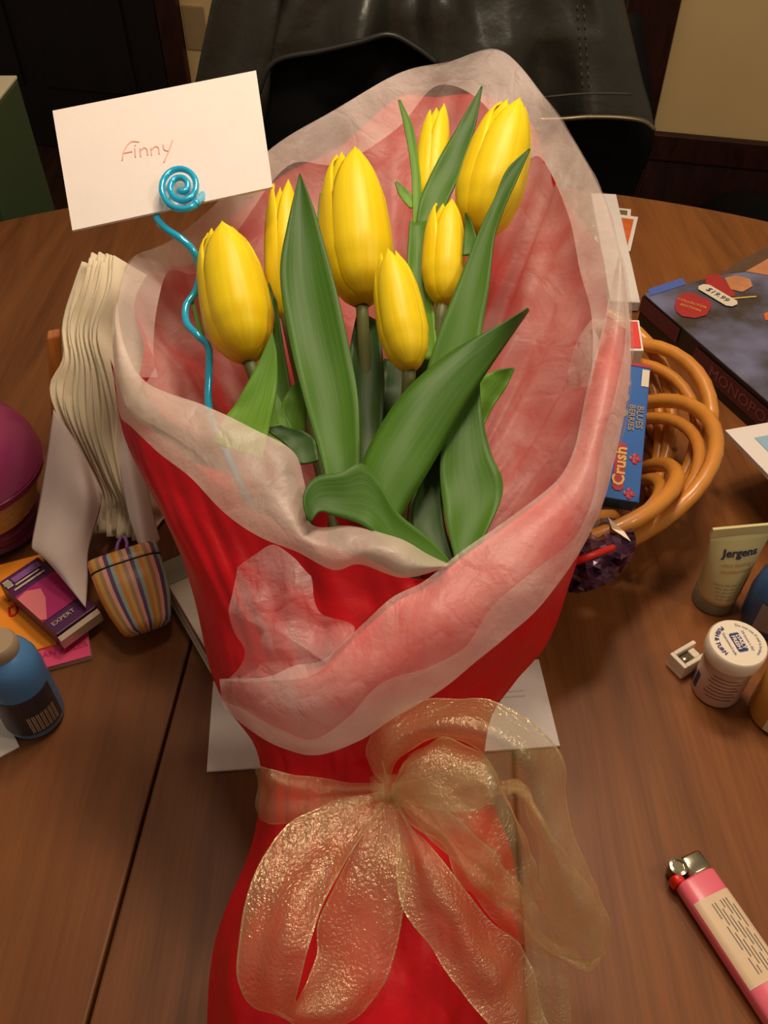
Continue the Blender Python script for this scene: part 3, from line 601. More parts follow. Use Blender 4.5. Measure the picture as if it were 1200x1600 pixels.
# ------------------------------------------------------------------ organza bow
rb = thing('ribbon_bow', BQ((605, 1235, .04)), 'sheer gold organza ribbon bow tied round the red wrap', 'ribbon')
def strip(name, L, R, nu=12, nv=70, bul=.0, amp=.0025, seed=0):
    rows = []
    for a, b in zip(L, R):
        a, b = np.array(a, float), np.array(b, float); r = []
        for t in np.linspace(0, 1, 5):
            c = a * (1 - t) + b * t; c[2] += bul * math.sin(math.pi * t); r.append(BQ(c))
        rows.append(r)
    G = grid(rows, nu, nv); N = normals(G)
    for i in range(nv):
        for j in range(nu):
            t = j / (nu - 1); G[i, j] += N[i, j] * amp * (math.sin(t * 9 + seed + i * .05) * .5 + noise.noise(Vector(G[i, j] * 60) + Vector((seed, 0, 0))))
    return sheet(name, G, M['organza'], rb)
for i, (x0, y0, x1, y1) in enumerate(((588, 1214, 596, 1262), (598, 1208, 606, 1266), (608, 1210, 616, 1262))):
    strip('knot', [(x0 - 9, y0, .040), (x0 - 10 + i, (y0 + y1) / 2 - 8, .054), (x0 - 7, (y0 + y1) / 2 + 8, .055), (x1 - 6, y1, .042)], [(x0 + 11, y0 + 2, .042), (x0 + 11, (y0 + y1) / 2 - 6, .056), (x0 + 13, (y0 + y1) / 2 + 8, .057), (x1 + 13, y1 - 2, .044)], 8, 20, .003, .001, seed=20 + i)
strip('band', [(600, 1226, .045), (530, 1216, .042), (460, 1210, .034), (420, 1200, .02), (402, 1192, -.002)], [(600, 1244, .045), (530, 1262, .042), (470, 1283, .036), (425, 1288, .022), (403, 1282, -.002)], bul=.003, seed=1)
strip('band', [(612, 1226, .046), (660, 1215, .043), (710, 1200, .034), (745, 1190, .02), (766, 1184, -.002)], [(612, 1244, .046), (660, 1262, .043), (710, 1266, .034), (748, 1262, .02), (768, 1254, -.002)], bul=.003, seed=2)
# left loop: down, round, and back up
strip('loop', [(600, 1236, .05), (520, 1255, .058), (440, 1300, .068), (398, 1370, .076), (378, 1450, .078), (374, 1520, .074), (396, 1570, .066), (430, 1595, .058), (470, 1612, .052), (540, 1602, .05), (590, 1560, .052), (618, 1490, .056), (632, 1410, .06), (630, 1330, .058), (607, 1242, .05)],
      [(606, 1244, .05), (570, 1300, .062), (530, 1365, .074), (502, 1420, .084), (485, 1470, .088), (474, 1510, .086), (466, 1545, .082), (462, 1562, .076), (464, 1560, .066), (480, 1530, .058), (496, 1490, .056), (498, 1440, .058), (525, 1380, .06), (562, 1310, .058), (598, 1244, .05)], 14, 150, .003, seed=3)
strip('tail', [(608, 1240, .05), (618, 1310, .058), (632, 1405, .062), (676, 1490, .06), (730, 1560, .054), (800, 1640, .044)], [(612, 1238, .05), (652, 1290, .062), (705, 1365, .066), (770, 1440, .056), (822, 1490, .036), (850, 1600, .02)], bul=.004, amp=0.004, seed=4)
# right front loop
strip('loop', [(612, 1226, .05), (636, 1172, .066), (690, 1154, .078), (742, 1172, .084), (775, 1212, .082), (798, 1275, .07), (818, 1340, .052), (838, 1402, .03)], [(614, 1242, .05), (648, 1270, .066), (676, 1300, .076), (700, 1332, .076), (724, 1364, .07), (750, 1396, .058), (782, 1424, .044), (815, 1440, .028)], bul=.014, amp=0.005, seed=5)
strip('loop', [(614, 1240, .048), (650, 1295, .06), (705, 1365, .064), (762, 1430, .054), (815, 1475, .034), (880, 1506, .004), (942, 1506, -.012)], [(614, 1236, .048), (670, 1258, .062), (725, 1290, .066), (770, 1335, .058), (810, 1395, .04), (850, 1460, .014), (890, 1500, -.004)], bul=.004, amp=0.006, seed=6)
# large back loop arching over to the right and down to the table
strip('loop', [(600, 1218, .046), (574, 1170, .056), (610, 1118, .066), (700, 1094, .076), (780, 1102, .08), (850, 1142, .076), (886, 1205, .064), (894, 1285, .05), (930, 1370, .03), (956, 1440, .012), (952, 1475, .0), (930, 1512, -.012)],
      [(606, 1222, .046), (618, 1195, .06), (650, 1172, .07), (690, 1160, .078), (730, 1170, .08), (765, 1200, .076), (790, 1245, .066), (812, 1305, .05), (832, 1380, .03), (850, 1430, .012), (872, 1470, .0), (898, 1510, -.012)], 14, 110, .014, seed=7)
strip('loop', [(618, 1222, .05), (650, 1186, .062), (700, 1178, .07), (745, 1196, .07), (776, 1225, .066)], [(618, 1238, .05), (655, 1252, .06), (700, 1262, .066), (745, 1260, .068), (778, 1240, .066)], 10, 40, .006, seed=10)
strip('tail', [(815, 1400, .018), (818, 1460, .004), (820, 1530, -.01), (818, 1640, -.03)], [(850, 1420, .016), (872, 1490, .0), (888, 1540, -.012), (892, 1640, -.03)], 10, 40, .002, seed=8)
strip('loop', [(780, 1228, .05), (820, 1240, .05), (850, 1280, .046), (900, 1350, .034), (942, 1430, .014), (946, 1490, -.006)], [(786, 1232, .05), (812, 1230, .05), (838, 1300, .044), (846, 1380, .03), (848, 1420, .014), (876, 1480, -.006)], 12, 60, .004, amp=0.006, seed=9)

# ------------------------------------------------------------------ name card on its blue wire holder
card = thing('name_card', BQ((260, 235, .04)), 'small white envelope with the pink handwritten name, held up by the blue spiral', 'envelope')
cc = [BQ((113, 360, .04)), BQ((426, 292, .04)), BQ((400, 110, .04)), BQ((82, 173, .04))]
cx = (cc[1] - cc[0]) / np.linalg.norm(cc[1] - cc[0]); cnn = np.cross(cc[1] - cc[0], cc[3] - cc[0]); cnn /= np.linalg.norm(cnn)
slab('envelope', cc, -cnn * .0014, M['paper_white'], card)
def pen(strokes, d, r, m, parent):
    for sk in strokes: tube('handwriting', cr([BQ((x, y, d)) for x, y in sk], 14), r, m, parent, n=5)
pen([[(218, 222), (205, 222), (195, 234), (191, 251)], [(192, 240), (201, 238), (207, 237)], [(211, 232), (212, 246)], [(211, 227), (212, 228)], [(219, 232), (220, 245)], [(219, 236), (225, 231), (230, 234), (231, 243)], [(236, 231), (237, 243)], [(236, 235), (243, 229), (248, 232), (249, 241)], [(255, 226), (257, 234), (263, 236)], [(270, 219), (264, 236), (256, 254)]], .0401, .0004, M['ink_pink'], card)
wh = thing('card_holder', BQ((330, 640, .0)), 'blue wire card holder with a flat spiral, stuck in the bouquet', 'card holder')
sp = []
for i in range(61):
    t = i / 60; a = math.radians(50) + t * math.radians(360 * 2.2); r = 35 * (1 - t) + 6 * t
    sp.append((283 + r * math.cos(a), 292 + 1.04 * r * math.sin(a), .047))
tube('spiral', np.array([BQ(p) for p in sp]), .0018, M['blue_wire'], wh, 10)
bk = [(sp[0][0], sp[0][1], .047), (318, 300, .037), (310, 262, .035), (270, 260, .035), (246, 300, .035), (244, 336, .036), (258, 356, .038), (285, 375, .038), (304, 396, .034), (312, 425, .026), (306, 455, .022), (291, 478, .022), (292, 505, .024), (310, 525, .026), (326, 545, .022), (326, 590, .016), (327, 640, .012), (350, 700, .006), (420, 850, .0)]
tube('wire', cr([BQ(p) for p in bk], 120), .0021, M['blue_wire'], wh, 10)

# ------------------------------------------------------------------ sheet of paper under the bouquet
R4 = rect(PZ(323, 1205, .002), PZ(875, 1165, .002), PZ(845, 1030, .002))
env = slab('paper_sheet', R4, (0, 0, -.0015), M['paper_white']); tag(env, 'plain white envelope lying on the table under the bouquet', 'envelope')
f_ = flat(PZ(790, 1082, .002), R4[1] - R4[0], R4[3] - R4[0])
for k in range(2): patchq('print_line', lambda x, y: f_(x, y - .004 * k), -.012, 0, .012, .0008, M['print_faint'], env)

# ------------------------------------------------------------------ left: napkins in a wooden holder
NL = [(128, 404, .150), (116, 440, .140), (96, 505, .118), (98, 560, .105), (82, 602, .092), (90, 645, .08), (122, 705, .06), (150, 765, .04), (138, 800, .028), (140, 826, .018)]
NR = [(180, 396, .150), (173, 450, .140), (152, 520, .118), (166, 585, .105), (178, 645, .092), (182, 700, .08), (194, 760, .06), (204, 790, .045), (212, 806, .03), (206, 838, .018)]
vd = np.array([.012, .045, -.05])
for k in range(14):
    f = k / 13; P = []; rr = random.Random(k)
    for i, (a, b) in enumerate(zip(NL, NR)):
        jx = rr.uniform(-1.5, 1.5); jy = rr.uniform(-9, 9) if i in (0, 9) else rr.uniform(-2, 2)
        g = .04 * math.sin(k * 2.3 + i)
        c = np.array(a) * (1 - f - g) + np.array(b) * (f + g); P.append(PZ(c[0] + jx, c[1] + jy, c[2]))
    Fp = cr(P, 34); G = np.zeros((34, 4, 3))
    for i in range(34):
        for j in range(4):
            q = Fp[i] + vd * (j / 3) * (.9 + .05 * k / 14) + np.array([.0015 * j, 0, 0]); q[2] = max(q[2], T + .003 + .0012 * k * 0 + .001); G[i, j] = q
    o = sheet('napkin', G, M['cream']); thick(o, .0014)
    tag(o, {0: 'leftmost cream paper napkin of the wavy stack, against the wooden slat', 13: 'rightmost cream paper napkin of the wavy stack, beside the red wrap'}.get(k, 'cream paper napkin standing on edge inside the wavy stack left of the bouquet'), 'napkin', 'cream napkins in the wooden holder')
nh = thing('napkin_holder', PZ(110, 700, 0), 'orange wooden napkin holder behind the cream napkins', 'napkin holder')
A4 = [PZ(74, 516, .10), PZ(94, 512, .10), PZ(104, 690, .012), PZ(84, 690, .012)]
slab('side_slat', A4, np.array([.0, .006, .004]) * -1, M['wood_orange'], nh, .001)
bl = PZ(95, 700, .0); br = PZ(240, 700, .0)
box('base', (bl[0] - .004, bl[1] - .02, T), (br[0] - .01, bl[1] + .075, T + .006), M['wood_orange'], nh, .001)
W1 = [[(84, 640, .088), (104, 668, .086), (128, 705, .08), (160, 770, .066)], [(74, 710, .074), (100, 735, .078), (134, 765, .076), (155, 800, .052)], [(62, 785, .056), (92, 800, .060), (122, 822, .056), (138, 860, .040)], [(50, 850, .042), (72, 862, .046), (100, 880, .044), (137, 905, .032)], [(56, 858, .04), (84, 888, .038), (112, 922, .033), (134, 950, .026)]]
o = sheet('white_napkin', grid([[PZ(*p) for p in r] for r in W1], 30, 36), M['napkin_white']); thick(o, .0006); tag(o, 'large white napkin drooping to a point over the purple carton', 'napkin')
W2 = [[(178, 640, .09), (196, 650, .085), (215, 690, .07)], [(186, 720, .072), (206, 730, .07), (228, 750, .055)], [(200, 800, .05), (220, 805, .05), (242, 815, .036)], [(216, 850, .036), (230, 866, .034), (250, 842, .026)]]
o = sheet('white_napkin', grid([[PZ(*p) for p in r] for r in W2], 16, 24), M['napkin_white']); thick(o, .0006); tag(o, 'narrow white napkin hanging behind the striped pouch', 'napkin')

# ------------------------------------------------------------------ purple jar
jb = PZ(-12, 822, 0)
jr = thing('lidded_jar', jb, 'round jar with domed purple lid, straw band and plum base at the left edge', 'jar')
lathe('base', jb, [(.028, 0), (.038, .003), (.040, .007), (.038, .010), (.040, .013), (.039, .017), (.035, .02)], M['plum'], jr, 40)
lathe('straw_band', jb, [(.035, .02), (.0385, .024), (.047, .050), (.046, .053)], mat('straw', (222, 168, 98), .75, var=.25, vscale=120, bump=.6, bscale=260), jr, 48)
for k in range(8): lathe('straw_rib', jb + np.array([0, 0, .024 + k * .0033]), [(.0386 + .00104 * k, 0), (.0392 + .00108 * k, .0007), (.0395 + .00108 * k, .0015), (.0392 + .00104 * k, .0022)], mat('straw_rib', (206, 150, 84), .8, var=.2, vscale=150), jr, 48)
lathe('lid', jb, [(.047, .053), (.0525, .055), (.054, .061), (.0532, .0618), (.054, .063), (.052, .075), (.046, .088), (.036, .097), (.022, .103), (.010, .1055), (.001, .106)], M['purple'], jr, 56)
lathe('lid_knob', jb + np.array([0, 0, .105]), [(.004, 0), (.007, .004), (.007, .009), (.003, .012)], M['plum'], jr, 20)

# ------------------------------------------------------------------ striped pouch
pt, pb_ = PZ(190, 862, .044), PZ(232, 985, .016)
pu = thing('striped_pouch', pb_, 'small striped pouch in orange, pink, purple and teal with a cord loop', 'pouch')
ax = pb_ - pt; Lp = np.linalg.norm(ax); ax /= Lp; sdv = PZ(245, 850, .044) - PZ(137, 886, .044); sdv -= ax * np.dot(sdv, ax); hw = np.linalg.norm(sdv) / 2; sdv /= 2 * hw; nn = np.cross(sdv, ax)
if nn[2] < 0: nn = -nn
V = []; uv = []; prof = [(0, .95, .45), (.05, 1, .8), (.16, 1.0, .9), (.18, .97, .88), (.2, 1, .95), (.45, .98, 1.05), (.7, .88, 1.0), (.9, .74, .9), (.97, .66, .7), (1.0, .5, .35)]
na = 48
for (t, wv, th) in prof:
    for k in range(na):
        a = 2 * math.pi * k / na; ca, sa = math.cos(a), math.sin(a)
        x = math.copysign(abs(ca) ** .7, ca); y = math.copysign(abs(sa) ** .7, sa)
        q = pt + ax * Lp * t + sdv * hw * wv * x + nn * .014 * th * y; q[2] = max(q[2], T + .002); V.append(q); uv.append((x * .5 + .5, t))
pm = stripes('pouch_stripes', [(216, 132, 44), (214, 168, 84), (176, 132, 96), (228, 164, 140), (96, 62, 112), (150, 176, 160)], 3.0)
mk('body', V, [f[::-1] for f in gfaces(len(prof), na, True)] + [tuple(range(na)), tuple((len(prof) - 1) * na + k for k in range(na))[::-1]], pm, pu, True, uv)
ring = [pt + ax * Lp * .18 + sdv * hw * 1.0 * math.copysign(abs(math.cos(a)) ** .7, math.cos(a)) + nn * .0128 * math.copysign(abs(math.sin(a)) ** .7, math.sin(a)) for a in np.linspace(0, 2 * math.pi, 40)]
tube('seam', ring, .0006, M['black'], pu, 6)
tube('cord_loop', [PZ(182, 868, .046), PZ(184, 850, .05), PZ(192, 838, .05), PZ(198, 848, .05), PZ(197, 866, .046)], .0012, M['lilac'], pu, 6, 20)

# ------------------------------------------------------------------ papers, carton, bottle, card at the left
o = slab('orange_pad', rect(PZ(-70, 1052, .006), PZ(88, 1006, .006), PZ(40, 872, .006)), (0, 0, -.0015), M['orange']); tag(o, 'orange paper sheet with red scribbles under the purple carton', 'paper')
ob = o; fo = flat(PZ(20, 945, .006), PZ(88, 1006, .006) - PZ(-70, 1052, .006), (0, 1, 0))
for sk in ([(10, 928), (15, 922), (20, 932), (12, 940)], [(14, 950), (24, 946), (26, 958), (16, 962), (14, 950)]): tube('scribble', cr([PZ(x, y, .0064) for x, y in sk], 14), .0009, M['light_red'], ob, n=5)
PK = rect(PZ(62, 1046, .0045), PZ(142, 1024, .0045), PZ(138, 974, .0045)); PK = [PK[0] - (PK[1] - PK[0]) * .6, PK[1], PK[2], PK[3] - (PK[1] - PK[0]) * .6]
pk = thing('pink_notepad', PK[0] * .5 + PK[2] * .5 - (0, 0, .004), 'bright pink notepad sticking out under the orange paper', 'notepad')
slab('cover', PK, (0, 0, -.0006), M['pink'], pk); slab('pages', [p - np.array([0, 0, .0008]) for p in PK], (0, 0, -.0034), M['page'], pk)
text('lettering', 'IAN ADLER', .0062, flat(PZ(100, 1016, .0045), PK[1] - PK[0], PK[2] - PK[1]), mat('deep_pink_ink', (206, 40, 92), .6), pk, bold=.0001)
CA = rect(PZ(88, 992, .022), PZ(150, 947, .022), PZ(57, 871, .022)); CA = [CA[0], CA[1], CA[2], CA[3]]
ct = thing('purple_carton', (CA[0] + CA[2]) / 2 - (0, 0, .0155), 'flat purple carton with a magenta and pink picture and a silver end', 'carton')
slab('body', CA, (0, 0, -.0145), M['carton'], ct, .0006)
cxv = CA[1] - CA[0]; cyv = CA[3] - CA[0]; cw, chh = np.linalg.norm(cxv), np.linalg.norm(cyv); fc = flat(CA[0], cxv, cyv, .0005)
patchq('picture', fc, .0, .22 * chh, cw, .70 * chh, M['magenta'], ct)
fc2 = flat(CA[0], cxv, cyv, .0008)
mk('picture_shape', [fc2(0, .26 * chh), fc2(.1 * cw, .22 * chh), fc2(.42 * cw, .46 * chh), fc2(.5 * cw, .6 * chh), fc2(.25 * cw, .68 * chh), fc2(0, .66 * chh)], [(0, 1, 2, 3, 4, 5)], M['rose'], ct, False)
patchq('title_band', fc2, .22 * cw, .86 * chh, .9 * cw, .94 * chh, M['lilac'], ct)
patchq('title_line', fc2, .1 * cw, .765 * chh, .86 * cw, .79 * chh, M['page'], ct); patchq('title_line', fc2, .2 * cw, .82 * chh, .8 * cw, .842 * chh, M['page'], ct)
text('lettering', 'EXPERT', .005, flat(CA[0] + cxv * .36 + cyv * .12, cxv, cyv, .0008), M['page'], ct)
patchq('emblem', fc2, .03 * cw, .84 * chh, .17 * cw, .95 * chh, M['page'], ct); lathe('emblem_ring', fc2(.10 * cw, .895 * chh), [(.0028, 0), (.0028, .0003), (.001, .0004)], M['sage'], ct, 16)
nf = -cyv / chh; e0 = CA[0] + nf * .0006; e1 = CA[1] + nf * .0006
mk('silver_end', [e0 + (0, 0, -.002), e1 + (0, 0, -.002), e1 + nf * .003 + (0, 0, -.004), e0 + nf * .003 + (0, 0, -.004), e0 + nf * .003 + (0, 0, -.012), e1 + nf * .003 + (0, 0, -.012), e0 + (0, 0, -.012), e1 + (0, 0, -.012)], [(0, 3, 2, 1), (3, 4, 5, 2), (4, 6, 7, 5), (0, 6, 4, 3), (1, 2, 5, 7)], M['silver'], ct, False)
bbp = PZ(58, 1120, 0)
bt = thing('blue_bottle', bbp, 'squat blue bottle with dark label and barcode at the lower left', 'bottle')
lathe('body', bbp + (0, 0, .0012), [(.014, 0), (.0172, .002), (.0178, .006), (.0178, .050), (.0172, .058), (.0150, .065), (.0115, .069), (.0105, .070)], M['blue_bottle'], bt, 40)
lathe('cap', bbp, [(.0104, .0705), (.0108, .072), (.0108, .078), (.0095, .080), (.001, .0801)], M['tan'], bt, 30)
def cyl(base, r, a0, h0):          # map label coords onto an upright cylinder (a0 = facing angle)
    return lambda x, y: base + np.array([r * math.cos(a0 + x / r), r * math.sin(a0 + x / r), h0 + y])
def cwrap(name, base, r, a0, xa, xb, ha, hb, m, parent, n=16):
    V = []; uv = []
    for i in range(n + 1):
        t = i / n; f = cyl(base, r, a0, 0)
        for k, h in enumerate((ha, hb)): V.append(f(xa + (xb - xa) * t, h)); uv.append((t, k))
    return mk(name, V, [(2 * i, 2 * i + 2, 2 * i + 3, 2 * i + 1) for i in range(n)], m, parent, True, uv)
fa = math.atan2(-bbp[1], -bbp[0])
cwrap('label', bbp, .0181, fa, -.026, .016, .008, .042, M['dark_label'], bt)
cwrap('barcode', bbp, .0183, fa, -.006, .013, .010, .026, M['barcode'], bt, 10)
o = slab('white_card', rect(PZ(30, 1166, .0012), PZ(-60, 1215, .0012), PZ(-5, 1106, .0012)), (0, 0, -.001), M['paper_white']); tag(o, 'white card corner poking out under the blue bottle', 'card')
# book behind the pouch
BA = rect(PZ(240, 882, .022), PZ(322, 1024, .022), PZ(300, 850, .022)); l_ = BA[3] - BA[0]; l_ = l_ / np.linalg.norm(l_) * .13; BA = [BA[0], BA[1], BA[1] + l_, BA[0] + l_]
bo = thing('white_book', (BA[0] + BA[2]) / 2 - (0, 0, .0215), 'white hardback book with a maroon edge line half under the bouquet', 'book')
slab('cover', BA, (0, 0, -.0022), M['book'], bo, .0004)
IN = [p + (np.mean(BA, 0) - p) * .012 for p in BA]; slab('pages', [p - (0, 0, .0024) for p in IN], (0, 0, -.016), M['page'], bo)
slab('back_cover', [p - (0, 0, .0186) for p in BA], (0, 0, -.0022), M['book'], bo, .0004)
be = (BA[1] - BA[0]); bl_ = np.linalg.norm(be); fb = flat(BA[0], be, l_, .0005)
patchq('edge_line', fb, 0, 0, bl_, .0016, M['maroon'], bo); patchq('edge_line', fb, .0, .0, .0016, .1, M['maroon'], bo); patchq('cover_band', fb, .002, .002, .26 * bl_, .12, M['sage'], bo)

# ------------------------------------------------------------------ right: rattan basket and its contents
bc = np.array([.105, .495, T]); bs = thing('rattan_basket', bc, 'round basket of looping honey coloured rattan behind the bouquet', 'basket')
lathe('bottom', bc + (0, 0, .002), [(.10, 0), (.104, .004), (.09, .007), (.001, .007)], M['rattan_dark'], bs, 40)
for (r, z) in ((.108, .008), (.112, .017), (.115, .026)):
    tube('weave_ring', [bc + (r * math.cos(a), r * math.sin(a), z) for a in np.linspace(0, 2 * math.pi, 61)], .0042, M['rattan_dark'], bs, 8)
NLP = 9
for k in range(NLP):
    a0 = 2 * math.pi * (k + .2) / NLP
    for sdx, (rad, hh) in enumerate(((.0056, 1.0), (.0048, .80))):
        P = []
        for t in np.linspace(0, 1, 25):
            s_ = math.sin(math.pi * t); th = a0 + (t - .5) * 2.25 * (1 - .12 * sdx)
            rr = .106 + .036 * s_ ** 1.3 * hh - .012 * t + .006 * sdx * 0; z = .02 + .072 * hh * s_ ** .9 * (0.55 + .75 * t) - .012 * (1 - t)
            P.append(bc + (rr * math.cos(th), rr * math.sin(th), max(z, .006)))
        tube('loop', P, rad, M['rattan'], bs, 8)
for k in range(20):
    a = 2 * math.pi * k / 20; tube('stake', [bc + (.106 * math.cos(a), .106 * math.sin(a), .006), bc + (.119 * math.cos(a), .119 * math.sin(a), .034)], .0035, M['rattan_dark'], bs, 7)
# blue sweet carton
q0, q1, q2 = PZ(1017, 572, .105), PZ(999, 786, .060), PZ(925, 778, .062)
Q = rect(q0, q1, q2); Q = [Q[1], Q[0], Q[3], Q[2]]      # bottom right, top right, top left, bottom left
qn = np.cross(Q[1] - Q[0], Q[3] - Q[0]); qn /= np.linalg.norm(qn); qn = qn if qn[2] > 0 else -qn
cb = thing('sweet_carton', (Q[0] + Q[3]) / 2 - qn * .02, 'slim blue sweet carton with berries leaning in the basket', 'carton')
slab('body', Q, -qn * .018, M['candy_blue'], cb, .0006)
yv = Q[0] - Q[1]; xv = Q[2] - Q[1]; hl = np.linalg.norm(yv); hx = np.linalg.norm(xv); fq = flat(Q[1], yv, xv, .0005)   # x runs down the carton, y to the left
def fqq(l): return flat(Q[1], yv, xv, l)
patchq('price_label', fq, .004, .0006, .0175, .0058, M['label_white'], cb); patchq('top_band', fq, -.0002, .0, .0022, hx, M['candy_red'], cb)
def dn(px): return hl * px
def ftxt(u, v, l): return flat(Q[1] + yv / hl * u + xv / hx * v, -yv * -1, xv * -1, l)
yd = yv / hl; xd = xv / hx
def vert(u, v, l=.0008):       # text reading down the carton, letters' tops towards the right
    return flat(Q[1] + yd * u + xd * v, -yd, xd, l)
text('lettering', 'BLUES', .0066, flat(Q[1] + yd * hl * .40 + xd * .0052, yd, -xd, .0008), M['tan'], cb, bold=.0001)
text('lettering', 'BERRIES', .0058, flat(Q[1] + yd * hl * .41 + xd * .0108, yd, -xd, .0008), M['tan'], cb, bold=.0001)
patchq('logo_plate', fqq(.0007), .60 * hl, .0120, .94 * hl, .0195, M['candy_red'], cb, .002)
text('lettering', 'Crush', .0118, flat(Q[1] + yd * hl * .77 + xd * .0156, -yd, xd, .0011), M['gold'], cb, bold=.0003)
for (u, v) in ((.70, .0055), (.95, .0075)):
    for j in range(5):
        a = j * 2 * math.pi / 4; off = (0, 0) if j == 4 else (.0024 * math.cos(a), .0024 * math.sin(a))
        lathe('berry_print', Q[1] + yd * (hl * u + off[0]) + xd * (v + off[1]) + qn * .0003, [(.0018, 0), (.0017, .0003), (.001, .0005)], M['candy_red'], cb, 12, qn)
for k in range(6): lathe('print_spot', Q[1] + yd * hl * (.16 + .055 * k) + xd * (.0165 + .003 * (k % 2)) + qn * .0003, [(.0035, 0), (.0034, .0002), (.001, .0003)], M['sage'], cb, 12, qn)
# foil wrapper
fcn = PZ(945, 862, .055); V = []; F = []
gw = 13
for i in range(gw):
    for j in range(gw):
        u, v = i / (gw - 1) * 2 - 1, j / (gw - 1) * 2 - 1
        u, v = u * math.sqrt(1 - v * v / 2), v * math.sqrt(1 - u * u / 2); px = 925 + 68 * u + 6 * v; py = 868 - 26 * u + 52 * v
        p = Vector((px * .034, py * .034, 0)); a = noise.voronoi(p)[0]
        V.append(PZ(px, py, .070 + .016 * (1 - u * u) * (1 - v * v) + .020 * (a[1] - a[0]) + .008 * noise.noise(p * 2)))
wp = thing('sweet_wrapper', fcn - (0, 0, .01), 'crumpled dark purple foil sweet bag at the front of the basket', 'wrapper')
thick(mk('foil', V, gfaces(gw, gw), M['foil'], wp, False), .001)
tube('red_stripe', cr([PZ(x, y, h) for x, y, h in ((890, 882, .090), (915, 872, .097), (940, 862, .097), (958, 856, .092))], 16), .0022, M['light_red'], wp, 6)
mk('foil_corner', [PZ(950, 808, .085), PZ(975, 830, .086), PZ(986, 846, .082), PZ(956, 826, .088)], [(0, 1, 2, 3)], M['silver'], wp, False)
# red box in the basket
RB = rect(PZ(1006, 548, .085), PZ(955, 548, .085), PZ(1000, 500, .095)); rbx = thing('red_box', np.mean(RB, 0) - (0, 0, .02), 'small red box with white border at the back of the basket', 'box')
slab('body', RB, (0, .004, -.03), M['paper_white'], rbx, .0005)
ri = [p + (np.mean(RB, 0) - p) * .14 + (0, 0, .0006) for p in RB]; mk('red_print', ri, [(0, 1, 2, 3)], M['red'], rbx, False)
# white booklet and photos behind the wrap
WB = rect(PZ(1001, 472, .012), PZ(963, 303, .012), PZ(955, 476, .012))
o = slab('white_pad', WB, (0, 0, -.011), M['paper_white'], None, .001); tag(o, 'thick cream white pad of paper beside the right rim of the bouquet', 'paper pad')
def photo(c, m, label, z):
    R = rect(*[PZ(x, y, z) for x, y in c]); o = thing('photo_card', np.mean(R, 0) - (0, 0, .001), label, 'photo')
    slab('card', R, (0, 0, -.001), M['paper_white'], o); q = [p + (np.mean(R, 0) - p) * .2 + (0, 0, .0004) for p in R]; mk('picture', q, [(0, 1, 2, 3)], m, o, False)
photo(((997, 339), (985, 392), (940, 334)), M['photo_or'], 'photo card with white border and orange picture near the pad', .0042)
photo(((986, 327), (984, 360), (930, 323)), M['photo_gr'], 'photo card with olive picture, mostly under the orange one', .0018)

# ------------------------------------------------------------------ board game box
GH = .034
GA = rect(PZ(1006, 459, GH), PZ(1200, 627, GH), PZ(1200, 385, GH)); ge = (GA[1] - GA[0]) / np.linalg.norm(GA[1] - GA[0]); gq = (GA[3] - GA[0]) / np.linalg.norm(GA[3] - GA[0])
GL, GW = .40, .27; GA = [GA[0], GA[0] + ge * GL, GA[0] + ge * GL + gq * GW, GA[0] + gq * GW]
gm = thing('board_game_box', np.mean(GA, 0) - (0, 0, GH - .001), 'large dark board game box with a red seal and price tag on its lid', 'board game')
slab('body', [p - (0, 0, .001) for p in GA], (0, 0, -(GH - .002)), M['game_side'], gm, .0008)
slab('lid_top', [p for p in GA], (0, 0, -.001), M['game_top'], gm)
gf = flat(GA[0], ge, gq, .0004); gf2 = flat(GA[0], ge, gq, .0008)
def gpx(x, y, l=.0004): return PZ(x, y, GH + l)
def gpoly(name, pts, m, l=.0005): mk(name, [gpx(x, y, l) for x, y in pts], [tuple(range(len(pts)))], m, gm, False)
gpoly('tape', [(1012, 452), (1066, 434), (1072, 444), (1016, 462)], M['tape'])
gpoly('picture_red', [(1102, 432), (1122, 428), (1140, 445), (1150, 462), (1128, 468), (1104, 455)], M['seal'], .0005)
gpoly('picture_tan', [(1132, 434), (1150, 430), (1172, 436), (1176, 447), (1160, 456), (1142, 452)], M['skin_tone'], .0007)
gpoly('picture_brown', [(1128, 428), (1152, 408), (1200, 386), (1215, 395), (1200, 408), (1165, 424)], M['brown_print'], .0005)
gpoly('picture_tan', [(1165, 424), (1200, 404), (1230, 410), (1200, 430)], M['skin_tone'], .0006)
gpoly('picture_line', [(1132, 466), (1182, 462), (1182, 464), (1132, 468)], M['gold'], .0008)
gpoly('picture_spark', [(1193, 490), (1205, 486), (1205, 500), (1196, 500)], M['photo_or'], .0006)
gpoly('seal', [(1054, 477), (1058, 464), (1070, 457), (1086, 458), (1096, 464), (1108, 468), (1112, 478), (1104, 492), (1086, 497), (1066, 494), (1057, 487)], M['seal'], .0009)
sdir_ = gpx(1098, 484) - gpx(1074, 476); 
text('lettering', 'COLLECTOR', .005, flat(gpx(1081, 474, .001), sdir_, gpx(1081, 460) - gpx(1081, 474)), M['gold'], gm); text('lettering', 'EDITION', .005, flat(gpx(1079, 481, .001), sdir_, gpx(1081, 460) - gpx(1081, 474)), M['gold'], gm)
td = gpx(1138, 472) - gpx(1104, 452); tdv = gpx(1128, 452) - gpx(1116, 470); ft_ = flat(gpx(1121, 462, .001), td, tdv, .0008)
patchq('price_tag', ft_, -.021, -.0075, .021, .0075, M['label_white'], gm, .004); text('price_text', '$19.99', .0095, flat(gpx(1121, 462, .001), td, tdv, .0012), M['ink_dark'], gm)
fs = -np.cross(ge, gq); side = np.cross(ge, (0, 0, 1)); side = side if np.dot(side, gq) < 0 else -side
def gs(x, z): return GA[0] + ge * x + (0, 0, z) + side * .0012
